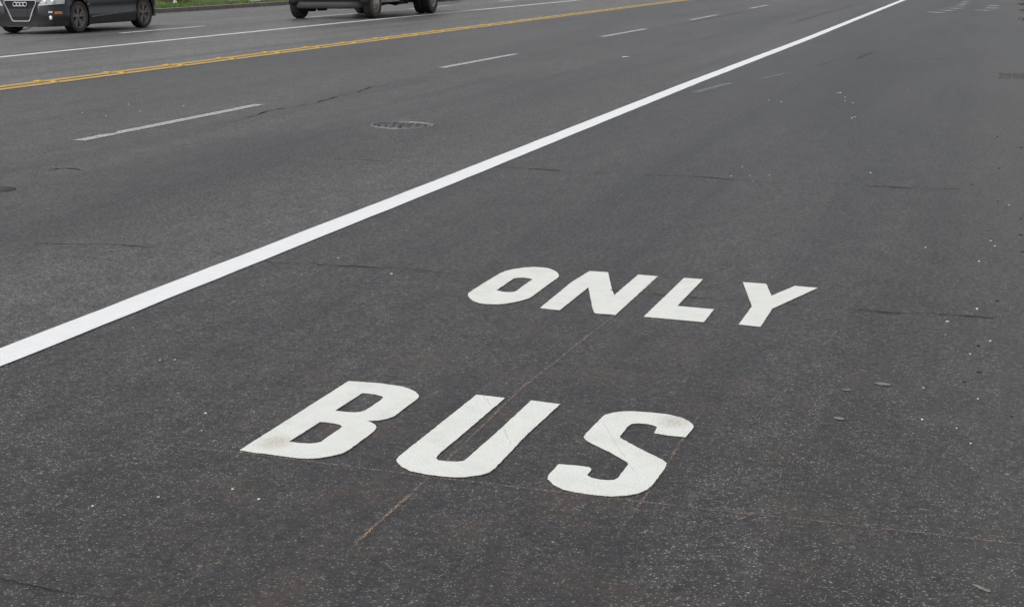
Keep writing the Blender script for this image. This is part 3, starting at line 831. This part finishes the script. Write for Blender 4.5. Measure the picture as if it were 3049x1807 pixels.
# ------------------------------------------------------------ things on the bank
plant = empty('flowering_plant', (-25.0, 42.9, bank(-25.0)), 'dry brownish plant with small lilac flowers on the grass bank', 'plant')
bm = bmesh.new(); heads = []
for i in range(70):
    x0_, y0_ = rnd.uniform(-.35, .25), rnd.uniform(-.75, .75)
    hgt = rnd.uniform(0.12, 0.5); lx, ly = rnd.uniform(-.15, .15), rnd.uniform(-.15, .15)
    z0_ = -x0_*GS-0.02
    pr = None
    for k in range(4):
        t = k/3; r_ = 0.008*(1-t)+0.003
        q = Vector((x0_+lx*t*t, y0_+ly*t, z0_+hgt*t))
        rg = [bm.verts.new(q + Vector((r_*math.cos(a_), r_*math.sin(a_), 0))) for a_ in (0, 2.09, 4.19)]
        if pr:
            for j in range(3): bm.faces.new((pr[j], pr[(j+1) % 3], rg[(j+1) % 3], rg[j]))
        pr = rg
        if k:
            for _ in range(3):
                a_ = rnd.uniform(0, 6.28); l_ = rnd.uniform(.03, .07)
                v1 = bm.verts.new(q); v2 = bm.verts.new(q + Vector((l_*math.cos(a_)-.012*math.sin(a_), l_*math.sin(a_)+.012*math.cos(a_), rnd.uniform(-.01, .04)))); v3 = bm.verts.new(q + Vector((l_*1.2*math.cos(a_), l_*1.2*math.sin(a_), .01)))
                bm.faces.new((v1, v2, v3))
    if y0_ > 0.15 and rnd.random() < .6: heads.append(q.copy())
from_bm('stems', bm, M['drystem'], plant)
for q in heads[:16]:
    bf = bmesh.new()
    for k in range(9):
        a_ = 2.4*k; r_ = .012+.0035*k; z_ = .03-.004*k
        vs = [bf.verts.new(q + Vector((r_*math.cos(a_+b_)*(1+.5*(c_)), r_*math.sin(a_+b_)*(1+.5*c_), z_+c_*.012))) for b_, c_ in ((-.5, 0), (.5, 0), (.35, 1.2), (-.35, 1.2))]
        bf.faces.new(vs)
    base_ = [bf.verts.new(q + Vector((.014*math.cos(b_), .014*math.sin(b_), .028))) for b_ in (0, 1.26, 2.51, 3.77, 5.03)]
    bf.faces.new(base_)
    bmesh.ops.remove_doubles(bf, verts=bf.verts[:], dist=0.004)
    from_bm('flower', bf, M['petal'], plant)
def crumple(name, size, loc, mat, label, cat, seed, group=None):
    r_ = random.Random(seed); bm = bmesh.new()
    bmesh.ops.create_icosphere(bm, subdivisions=3, radius=0.5)
    for v in bm.verts:
        n_ = v.co.normalized()
        k = 1 + 0.22*math.sin(5*n_.x+seed)*math.sin(6*n_.y+2*seed) + 0.12*math.sin(13*n_.z+seed+9*n_.x) + r_.uniform(-.06, .06)
        v.co = Vector((n_.x*size[0]*k, n_.y*size[1]*k, max(-.2*size[2], n_.z*size[2]*k)))*0.5
    o = from_bm(name, bm, mat); o.location = loc
    return tag(o, label, cat, group)
crumple('litter', (.10, .13, .14), (-24.62, 42.36, bank(-24.62)+.03), M['litter'], 'crumpled white litter at the foot of the dry plant', 'litter', 3, 'white litter on the bank')
crumple('litter', (.12, .16, .10), (-24.89, 45.25, bank(-24.89)+.03), M['litter'], 'small white litter lump high on the bank right of the dry plant', 'litter', 5, 'white litter on the bank')
crumple('litter', (.10, .10, .08), (-25.0, 43.1, bank(-25.0)+.3), M['petal'], 'pale lilac scrap caught among the plant stems', 'litter', 8, 'white litter on the bank')
o = crumple('paper_sheet', (.16, .46, .07), (-24.52, 45.95, bank(-24.52)+.03), M['litter'], 'long white paper scrap lying flat on the grass bank', 'litter', 11, 'white litter on the bank')
bm = bmesh.new(); box(bm, -.09, .09, -.35, .35, 0, .03, .006)
o = from_bm('board', bm, M['plank']); o.location = (-24.23, 47.0, bank(-24.23)); o.rotation_euler = (0, math.atan(GS), 0.05)
tag(o, 'weathered tan board half sunk in grass behind the kerb', 'board')

# ------------------------------------------------------------ vehicles
def wheel(parent, loc, r, w, rimr, side, rimmat, style, name='wheel', hub=0.0):
    """side +1: outer face towards +X. parts: tyre and rim under the wheel"""
    s = side
    bm = bmesh.new()
    pr = [(rimr, -w*.5+.02), (rimr+.01, -w*.5+.004), (r*.86, -w*.5-.004), (r*.965, -w*.5+.012), (r*.995, -w*.5+.04), (r, 0), (r*.995, w*.5-.04), (r*.965, w*.5-.012), (r*.86, w*.5+.004), (rimr+.01, w*.5-.004), (rimr, w*.5-.02)]
    lathe(bm, [(a, b) for a, b in pr], 56, 'X', [1, 1, 1, 0, 0, 0, 0, 1, 1, 1])
    # the wheel itself is the tyre mesh; the rim is its child
    wh = from_bm(name, bm, [M['tyre'], M['sidewall']], parent, True)
    wh.location = loc
    bm = bmesh.new()
    o = w*.5*s
    if style == 'alloy':
        lathe(bm, [(rimr+.003, o-.016*s), (rimr-.012, o-.006*s), (rimr-.022, o-.02*s), (rimr-.03, -o*.6)], 48, 'X')
        lathe(bm, [(0.001, o-.03*s), (.055, o-.032*s), (.062, o-.05*s), (.06, -o*.4)], 24, 'X')
        for i in range(5):
            a = 2*math.pi*i/5 + math.pi/2
            for da in (-.21, .21):
                c0, c1 = a+da*.25, a+da
                pts = []
                for (rr, ca, hw, off) in ((.045, c0, .022, .036), (rimr-.02, c1, .024, .022)):
                    t = Vector((0, -math.sin(ca), math.cos(ca))); q = Vector((0, math.cos(ca), math.sin(ca)))*rr
                    pts.append([q + t*hw*k + Vector((o-(off+d)*s, 0, 0)) for k, d in ((-1, .012), (-.6, 0), (.6, 0), (1, .012), (1, .05), (-1, .05))])
                A = [bm.verts.new(v) for v in pts[0]]; B = [bm.verts.new(v) for v in pts[1]]
                for j in range(6): bm.faces.new((A[j], A[(j+1) % 6], B[(j+1) % 6], B[j]))
        lathe(bm, [(rimr-.03, o-.11*s), (0.001, o-.11*s)], 32, 'X', [1])
        mats = [rimmat, M['under']]
    elif style == 'steel_out':      # front truck wheel: convex disc, hand holes and a ring of nuts
        lathe(bm, [(rimr+.004, o-.012*s), (rimr-.014, o-.004*s), (rimr-.024, o-.03*s), (rimr*.80, o-.045*s), (rimr*.66, o-.006*s), (rimr*.60, o+.006*s), (rimr*.40, o+.006*s), (rimr*.36, o+.05*s), (rimr*.30, o+.062*s), (0.001, o+.062*s)], 48, 'X')
        for i in range(8):
            a = 2*math.pi*i/8
            n0 = len(bm.verts)
            b2 = bmesh.ops.create_cone(bm, segments=6, radius1=.014, radius2=.012, depth=.03, cap_ends=True, matrix=Matrix.Translation((o+.018*s, rimr*.5*math.cos(a), rimr*.5*math.sin(a))) @ Matrix.Rotation(math.pi/2*s, 4, 'Y'))
            h2 = bmesh.ops.create_cone(bm, segments=10, radius1=.020, radius2=.020, depth=.012, cap_ends=True, matrix=Matrix.Translation((o-.020*s, rimr*.78*math.cos(a+.39), rimr*.78*math.sin(a+.39))) @ Matrix.Rotation(math.pi/2*s, 4, 'Y'))
            for v in h2['verts']:
                for f in v.link_faces: f.material_index = 1
        mats = [rimmat, M['under']]
    else:                            # outer wheel of a rear pair: deep dish
        lathe(bm, [(rimr+.004, o-.012*s), (rimr-.012, o-.004*s), (rimr-.03, o-.02*s), (rimr-.04, o-.13*s), (rimr*.70, o-.16*s), (rimr*.45, o-.155*s), (rimr*.42, o-.06*s), (rimr*.36, o-.04*s), (0.001, o-.04*s)], 48, 'X')
        mats = [rimmat, M['under']]
    from_bm('rim', bm, mats, wh)
    return wh

def build_sedan(name, label, cat, paint, loc, rot, detail=True):
    root = empty(name, loc, label, cat, 'cars on the far lanes' if False else None, rot)
    HW, WB, RW = 0.885, 2.565, 0.332
    NOSE, TAIL = -0.74, 3.36
    def vfront(x, z=0.4):
        r = min(1.0, abs(x)/HW)
        return NOSE + 0.36*r**5
    def half(v):
        a = 1.0; 
        if v < NOSE+.36: a = min(a, max(0.02, (v-NOSE)/.36)**(1/5))
        t0 = WB + 0.30
        if v > t0: a = min(a, max(0.02, 1-((v-t0)/(TAIL-t0))**3.2)**(1/3.2))
        return a
    def top(v):
        tab = [(NOSE, .70), (-.60, .755), (-.35, .80), (.2, .875), (.72, .945), (1.25, 1.33), (1.55, 1.42), (2.05, 1.425), (2.45, 1.33), (2.92, 1.02), (3.2, 1.0), (TAIL, .93)]
        for (a, b), (c, d) in zip(tab, tab[1:]):
            if v <= c: t = (v-a)/(c-a); return b + (d-b)*t
        return tab[-1][1]
    def belt(v):
        tab = [(NOSE, .66), (-.5, .70), (.2, .80), (.72, .86), (2.9, .93), (3.2, .92), (TAIL, .86)]
        for (a, b), (c, d) in zip(tab, tab[1:]):
            if v <= c: return b + (d-b)*(v-a)/(c-a)
        return tab[-1][1]
    AR = 0.362
    st = []
    for r in (.2, .4, .55, .67, .76, .83, .885, .93, .965, .985): st.append(NOSE + .36*r**5)
    for ax in (0.03, WB+.03):
        st += [ax-AR-.004]
        st += [ax - AR*math.cos(math.pi*i/14) for i in range(15)]
        st += [ax+AR+.004]
    st += [.55, .72, .9, 1.08, 1.25, 1.4, 1.55, 1.8, 2.05, 2.25, 2.95, 3.03, 3.1, 3.17, 3.23, 3.28, 3.32, 3.345, 3.357]
    st = sorted(s for s in st if s < TAIL)
    cl = [st[0]]
    for s in st[1:]:
        if s-cl[-1] > .0025: cl.append(s)
    st = cl
    def sill(v):
        for ax in (0.03, WB+.03):
            d = abs(v-ax)
            if d <= AR: return RW + math.sqrt(max(0, AR*AR-d*d))
        if v < 0: return .15 + max(0, (v-NOSE)*-.0)
        if v > WB: return .24
        return .165
    bm = bmesh.new()
    rings = []
    for v in st:
        hw = HW*half(v); zb = sill(v); zt = top(v); zl = min(belt(v), zt-.03)
        tum = max(0.0, min(1.0, (zt-.95)/.4))
        tx = hw*(.90 - .22*tum)
        lo = max(zb, .20)
        zz = [zb, zb+.02*0+.0, ]
        def lerp(z): return max(zb + .004, z)
        pts = [(0, zb), (hw*.80, zb), (hw*.965, lerp(zb+.012)), (hw*.985, lerp(.215)+.004), (hw*.990, lerp(.30)+.008), (hw*1.004, lerp(.315)+.012), (hw*1.004, lerp(.375)+.016), (hw*.992, lerp(.39)+.02), (hw*1.0, max(zb+.03, .56)), (hw*.985, max(zb+.04, zl-.10)), (hw*.955, max(zb+.05, zl)), (tx, max(zb+.06, zt-.05)), (tx*.82, max(zb+.065, zt-.012)), (tx*.4, max(zb+.07, zt)), (0, max(zb+.07, zt+.006))]
        if detail is None: pass
        ring = [bm.verts.new((x, v, z)) for x, z in pts] + [bm.verts.new((-x, v, z)) for x, z in reversed(pts[1:-1])]
        rings.append(ring)
    n = len(rings[0])
    for k in range(len(rings)-1):
        vm = .5*(st[k]+st[k+1])
        for i in range(n):
            j = (i+1) % n
            f = bm.faces.new((rings[k][i], rings[k][j], rings[k+1][j], rings[k+1][i]))
            f.smooth = True
            idx = i if i < 14 else n-1-i
            if idx == 10 and .95 < vm < 2.75: f.material_index = 1
            if idx in (11, 12, 13) and (.74 < vm < 1.24 or 2.47 < vm < 2.9): f.material_index = 1
            if idx in (0, 1): f.material_index = 2
    bm.faces.new(rings[0]); bm.faces.new(list(reversed(rings[-1])))
    body = from_bm('body', bm, [paint, M['glass'], M['under']], root, False)
    for p in body.data.polygons: p.use_smooth = True
    md = body.modifiers.new('split', 'EDGE_SPLIT'); md.split_angle = R(38)
    # wheels
    for ax in (0.03, WB+.03):
        for s in (1, -1):
            wheel(root, (s*(HW-.115), ax, RW), RW, .225, .232, s, M['rim'], 'alloy')
    def patch(nm, poly, mat, off=.006, parent=root, thick=.012, n_=10):
        """a piece that follows the rounded nose; poly is a 4-corner outline (x, z), bottom-left, bottom-right, top-right, top-left"""
        bm = bmesh.new()
        (ax, az), (bx, bz), (cx, cz), (dx, dz) = poly
        def P(u, v, o):
            x = (ax*(1-u)+bx*u)*(1-v) + (dx*(1-u)+cx*u)*v; z = (az*(1-u)+bz*u)*(1-v) + (dz*(1-u)+cz*u)*v
            e = .004; y = vfront(x); g = (vfront(min(HW, abs(x)+e))-vfront(max(0, abs(x)-e)))/(2*e)*(1 if x > 0 else -1)
            nn = Vector((g, -1, 0)).normalized()
            return Vector((x, y, z)) + nn*o
        F = [[bm.verts.new(P(i/n_, j/3, off)) for j in range(4)] for i in range(n_+1)]
        B = [[bm.verts.new(P(i/n_, j/3, off-thick)) for j in range(4)] for i in range(n_+1)]
        for i in range(n_):
            for j in range(3):
                bm.faces.new((F[i][j], F[i+1][j], F[i+1][j+1], F[i][j+1]))
            bm.faces.new((F[i][0], F[i+1][0], B[i+1][0], B[i][0])); bm.faces.new((F[i][3], F[i+1][3], B[i+1][3], B[i][3]))
        for j in range(3):
            bm.faces.new((F[0][j], F[0][j+1], B[0][j+1], B[0][j])); bm.faces.new((F[n_][j], F[n_][j+1], B[n_][j+1], B[n_][j]))
        return from_bm(nm, bm, mat, parent)
    # deep single-frame grille
    gx = -0.035
    out = [(-.352+gx, .690), (.385+gx, .684), (.400+gx, .655), (.285+gx, .455), (.195+gx, .285), (.165+gx, .270), (-.330+gx, .268), (-.365+gx, .290), (-.405+gx, .46), (-.425+gx, .56), (-.405+gx, .67)]
    if True:
        sx = 0.36
        out = [(-.36, .690), (.36, .690), (.385, .665), (.375, .62), (.285, .46), (.215, .295), (.18, .270), (-.18, .270), (-.215, .295), (-.285, .46), (-.375, .62), (-.385, .665)]
        # the frame as measured leans: narrow at the foot
    gr = None
    bm = bmesh.new()
    inn = [(x*.985, (z-.48)*.99+.48) for x, z in out]
    vs = [bm.verts.new((x, vfront(x)-.004, z)) for x, z in inn]
    bm.faces.new(vs)
    gr = from_bm('grille', bm, M['grille'], root)
    bm = bmesh.new()
    N = len(out)
    def ringv(k, d, o):
        x, z = out[k]; c = Vector((0, .48)); q = Vector((x, z)); dirn = (q-c).normalized()
        q = q + dirn*d
        return (q.x, vfront(q.x)-o, q.y)
    A = [bm.verts.new(ringv(k, .012, .004)) for k in range(N)]; B = [bm.verts.new(ringv(k, .010, .020)) for k in range(N)]
    C_ = [bm.verts.new(ringv(k, -.010, .020)) for k in range(N)]; D = [bm.verts.new(ringv(k, -.013, .004)) for k in range(N)]
    for k in range(N):
        j = (k+1) % N
        for U, V in ((A, B), (B, C_), (C_, D)): bm.faces.new((U[k], U[j], V[j], V[k]))
    from_bm('grille_frame', bm, M['chrome'], gr)
    bm = bmesh.new()
    for i in range(11):
        z = .305 + i*.034
        hwz = .36*min(1, .55+.45*(z-.27)/.36)
        if .345 < z < .515: continue
        box(bm, -hwz*.93, hwz*.93, NOSE-.010, NOSE-.003, z, z+.008)
    from_bm('grille_bars', bm, M['plastic'], gr)
    bm = bmesh.new()
    for cx in (-.117, -.039, .039, .117):
        mt = Matrix.Translation((cx, NOSE-.016, .612))
        for i in range(28):
            pass
        seg = 28; RR, rr = .050, .0085
        rg = []
        for i in range(seg):
            a = 2*math.pi*i/seg; rg.append([])
            for j in range(8):
                b = 2*math.pi*j/8
                rg[-1].append(bm.verts.new((cx + (RR+rr*math.cos(b))*math.cos(a), NOSE-.016 + rr*math.sin(b), .612 + (RR+rr*math.cos(b))*math.sin(a)*.8)))
        for i in range(seg):
            for j in range(8):
                bm.faces.new((rg[i][j], rg[(i+1) % seg][j], rg[(i+1) % seg][(j+1) % 8], rg[i][(j+1) % 8]))
    from_bm('ring_emblem', bm, M['chrome'], gr, True)
    bm = bmesh.new(); box(bm, -.315, .315, NOSE-.012, NOSE-.004, .355, .512, .003)
    pl = from_bm('plate_panel', bm, M['platem'], gr)
    bm = bmesh.new(); box(bm, -.20, .16, NOSE-.018, NOSE-.0125, .352, .505, .002)
    from_bm('number_plate', bm, M['platem'], root)
    for s in (1, -1):
        hl = patch('headlight', [(s*.425, .583), (s*.850, .620), (s*.862, .712), (s*.53, .728)] if s > 0 else [(-.850, .620), (-.425, .583), (-.53, .728), (-.862, .712)], M['lens'], .010)
        e = [(.425, .575), (.850, .610), (.852, .621), (.426, .587)]
        if s < 0: e = [(-b[0], b[1]) for b in (e[1], e[0], e[3], e[2])]
        patch('headlight_trim', e, M['chrome'], .014, hl)
        bm = bmesh.new()
        for cx, cz, rr in ((.56, .655, .05), (.69, .662, .055)):
            lathe_off = bmesh.ops.create_uvsphere(bm, u_segments=16, v_segments=10, radius=rr, matrix=Matrix.Translation((s*cx, vfront(cx)-.002, cz)) @ Matrix.Diagonal((1, .35, .8, 1)))
        from_bm('bulb', bm, M['fog'], hl, True)
        q = [(.715, .408), (.822, .408), (.815, .462), (.722, .460)]
        if s < 0: q = [(-b[0], b[1]) for b in (q[1], q[0], q[3], q[2])]
        patch('turn_signal', q, M['amber'], .008)
        q = [(.300, .265), (.575, .265), (.580, .385), (.335, .385)]
        if s < 0: q = [(-b[0], b[1]) for b in (q[1], q[0], q[3], q[2])]
        it = patch('air_intake', q, M['grille'], .004)
        q = [(.315, .318), (.57, .318), (.572, .330), (.32, .330)]
        if s < 0: q = [(-b[0], b[1]) for b in (q[1], q[0], q[3], q[2])]
        patch('intake_bar', q, M['plastic'], .010, it)
        bm = bmesh.new()
        bmesh.ops.create_uvsphere(bm, u_segments=18, v_segments=12, radius=.047, matrix=Matrix.Translation((s*.655, vfront(.655)-.004, .333)) @ Matrix.Diagonal((.85, .4, 1, 1)))
        from_bm('fog_light', bm, M['fog'], root, True)
        q = [(.615, .432), (.690, .432), (.690, .468), (.620, .466)]
        if s < 0: q = [(-b[0], b[1]) for b in (q[1], q[0], q[3], q[2])]
        patch('bumper_reflector', q, M['fog'], .008)
        # strip along the doors and the small side repeater
        bm = bmesh.new()
        A = []
        for y_, z_ in ((.43, .318), (1.3, .362), (2.18, .400)):
            A.append([bm.verts.new((s*(HW*1.004+d), y_, z_+e_)) for d, e_ in ((-.006, -.016), (.010, -.012), (.013, 0), (.010, .010), (-.006, .014))])
        for a, b in zip(A, A[1:]):
            for i in range(4): bm.faces.new((a[i], a[i+1], b[i+1], b[i]))
        from_bm('side_strip', bm, M['rim'], root)
        bm = bmesh.new(); box(bm, s*HW-.012, s*HW+.012, .345, .405, .572, .596, .006)
        from_bm('side_marker', bm, M['amber'], root)
        bm = bmesh.new(); box(bm, s*.60-.22, s*.60+.22, TAIL-.14, TAIL-.03, .68, .80, .02)
        from_bm('tail_light', bm, M['redlens'], root)
        bm = bmesh.new(); box(bm, s*(HW+.06)-.09, s*(HW+.06)+.09, .86, .96, .93, 1.04, .03)
        from_bm('wing_mirror', bm, paint, root)
    patch('lip_spoiler', [(-.80, .205), (.80, .205), (.80, .224), (-.80, .224)], M['plastic'], .012, n_=40)
    bm = bmesh.new(); box(bm, -.70, .70, -.62, 3.1, .155, .30)
    from_bm('floor_pan', bm, M['under'], root)
    # hose hanging under the nose
    bm = bmesh.new()
    pr = None
    for i in range(13):
        t = i/12; x = -.62 + .62*t; z = .135 - .065*math.sin(math.pi*t)
        rg = [bm.verts.new((x, -.42 + .009*math.cos(a), z + .009*math.sin(a))) for a in (0, 1.05, 2.09, 3.14, 4.19, 5.24)]
        if pr:
            for j in range(6): bm.faces.new((pr[j], pr[(j+1) % 6], rg[(j+1) % 6], rg[j]))
        pr = rg
    from_bm('hanging_hose', bm, M['plastic'], root, True)
    return root

ROT = (0, -TH, 0)
sedan = build_sedan('sedan', 'dark navy sedan with a tall chrome framed grille and ringed emblem at the left', 'car', M['navy'], (-19.280, 27.7405, -0.2045), ROT)
for ch in list(sedan.children):
    pass
sedan2 = build_sedan('sedan', 'silver car mostly out of frame behind the truck rear wheel', 'car', M['silver'], (-20.72, 52.4, zr(-20.72)), ROT)

# flatbed truck with twin rear wheels
tx, ty = -15.1537 - 1.15, 36.1357
truck = empty('truck', (tx, ty, zr(tx)), 'dark truck with a charcoal bumper and twin rear wheels on the far lane', 'truck', None, ROT)
RWT = 0.385
for s in (1, -1):
    wheel(truck, (s*(1.13-.115), -.08, RWT), RWT, .23, .215, s, M['steelrim'], 'steel_out')
    wheel(truck, (s*(1.15-.115), 3.96, RWT), RWT, .225, .215, s, M['steelrim'], 'dish')
    wheel(truck, (s*(1.15-.115-.255), 3.96, RWT), RWT, .225, .215, s, M['steelrim'], 'dish')
# bumper: bar above, rounded valance below
bm = bmesh.new()
def bumper_profile(x):
    r = min(1, abs(x)/.96)
    return -.62 + .22*r**6
NX = 40
ringsb = []
for i in range(NX+1):
    x = -.96 + 1.92*i/NX
    r = abs(x)/.96
    cut = .0 if r < .86 else .115*((r-.86)/.14)**2.2
    zb = .268 + cut
    pr = [(0.02, zb+.03), (0.004, zb), (-.004, zb+.012), (-.010, zb+.06), (.0, .42), (.012, .452), (-.035, .462), (-.045, .50), (-.045, .66), (-.03, .69), (.05, .69)]
    ringsb.append([bm.verts.new((x, bumper_profile(x)+d, max(z, zb))) for d, z in pr])
for a, b in zip(ringsb, ringsb[1:]):
    for j in range(len(a)-1):
        f = bm.faces.new((a[j], a[j+1], b[j+1], b[j])); f.smooth = True
bum = from_bm('bumper', bm, M['bumper'], truck)
so = bum.modifiers.new('thick', 'SOLIDIFY'); so.thickness = 0.02; so.offset = 0
# cab
bm = bmesh.new()
secs = [(-.50, .62, 1.05, .90), (-.36, .60, 1.14, .97), (.35, .60, 1.22, 1.0), (.62, .45, 1.28, 1.0), (1.15, .45, 1.95, .98), (1.35, .45, 2.02, .98), (2.05, .45, 2.02, .98), (2.12, .47, 1.96, .98)]
rings = []
for v, zb, zt, hw in secs:
    up_ = max(0, min(1, (zt-1.25)/.7))
    pts = [(0, zb), (hw*.97, zb), (hw, zb+.08), (hw, 1.0), (hw*(.97), min(zt-.04, 1.22)), (hw*(.92-.10*up_), zt-.06), (hw*.7, zt), (0, zt+.02)]
    rings.append([bm.verts.new((x, v, z)) for x, z in pts] + [bm.verts.new((-x, v, z)) for x, z in reversed(pts[1:-1])])
n = len(rings[0])
for k in range(len(rings)-1):
    for i in range(n):
        j = (i+1) % n
        f = bm.faces.new((rings[k][i], rings[k][j], rings[k+1][j], rings[k+1][i]))
        idx = i if i < 7 else n-1-i
        if (idx == 4 and 3 < k < 6) or (idx in (5, 6) and k == 3): f.material_index = 1
bm.faces.new(rings[0]); bm.faces.new(list(reversed(rings[-1])))
bmesh.ops.bevel(bm, geom=[e for e in bm.edges if len(e.link_faces) == 2 and e.calc_face_angle(0) > .5], offset=.02, segments=2, affect='EDGES')
cab = from_bm('cab', bm, [M['truckpaint'], M['glass']], truck)
bm = bmesh.new(); box(bm, -.62, .62, -.56, -.49, .72, 1.0, .02)
from_bm('radiator_grille', bm, M['grille'], truck)
for s in (1, -1):
    bm = bmesh.new(); box(bm, s*.78-.12, s*.78+.12, -.53, -.42, .76, .95, .03)
    from_bm('headlight', bm, M['lens'], truck)
    bm = bmesh.new()
    # front mudguard arch
    for i in range(15):
        pass
    A = []
    for i in range(13):
        a = math.pi*(i/12); A.append([bm.verts.new((s*x, -.08 - (.46)*math.cos(a), RWT + .46*math.sin(a))) for x in (.84, 1.10)])
    for a, b in zip(A, A[1:]): bm.faces.new((a[0], a[1], b[1], b[0]))
    g_ = from_bm('mudguard', bm, M['plastic'], truck, True)
    sm = g_.modifiers.new('thick', 'SOLIDIFY'); sm.thickness = .02
# frame rails, axles, propshaft and tanks
bm = bmesh.new()
for s in (1, -1): box(bm, s*.40-.04, s*.40+.04, -.45, 5.3, .50, .70, .01)
box(bm, -.55, .55, .05, .75, .42, .62, .06)
from_bm('chassis', bm, M['under'], truck)
bm = bmesh.new()
box(bm, -.85, .85, -.16, -.0, .30, .40, .03)
box(bm, -.90, -.52, -.36, -.10, .180, .34, .04)
box(bm, -.41, -.19, -.40, -.12, .200, .34, .05)
from_bm('front_axle', bm, M['under'], truck)
bm = bmesh.new()
box(bm, -.75, .75, 3.88, 4.04, .31, .45, .05)
bmesh.ops.create_uvsphere(bm, u_segments=20, v_segments=12, radius=.19, matrix=Matrix.Translation((0, 3.94, .40)))
from_bm('rear_axle', bm, M['under'], truck)
bm = bmesh.new(); box(bm, .52, 1.12, .30, 1.52, .385, .64, .012)
from_bm('side_tank', bm, M['tank'], truck)
bm = bmesh.new()
bmesh.ops.create_uvsphere(bm, u_segments=28, v_segments=14, radius=1.0, matrix=Matrix.Translation((.72, .94, .44)) @ Matrix.Diagonal((.30, .68, .165, 1)))
from_bm('hanging_tank', bm, M['under'], truck, True)
bm = bmesh.new()
box(bm, .62, 1.08, 1.60, 1.87, .30, .55, .02); box(bm, .40, .8, 1.9, 3.6, .36, .46, .03)
for y_ in (1.98, 2.10, 2.32, 2.44): box(bm, .78, .98, y_, y_+.05, .30, .50, .01)
from_bm('spring_hanger', bm, M['under'], truck)
# load bed
bm = bmesh.new()
box(bm, -1.13, 1.13, 2.2, 5.6, .86, .98, .01)
for y_ in (2.5, 3.2, 3.9, 4.6, 5.3): box(bm, -1.05, 1.05, y_, y_+.08, .76, .86)
box(bm, -1.13, 1.13, 2.18, 2.26, .98, 1.75, .01)
from_bm('load_bed', bm, M['bed'], truck)
for s in (1, -1):
    bm = bmesh.new(); box(bm, s*1.11-.02, s*1.11+.02, 2.27, 5.6, .985, 1.35, .008)
    from_bm('side_board', bm, M['bed'], truck)
    bm = bmesh.new(); box(bm, s*.82-.20, s*.82+.20, 4.55, 4.575, .32, .80, .004)
    from_bm('mudflap', bm, M['plastic'], truck)
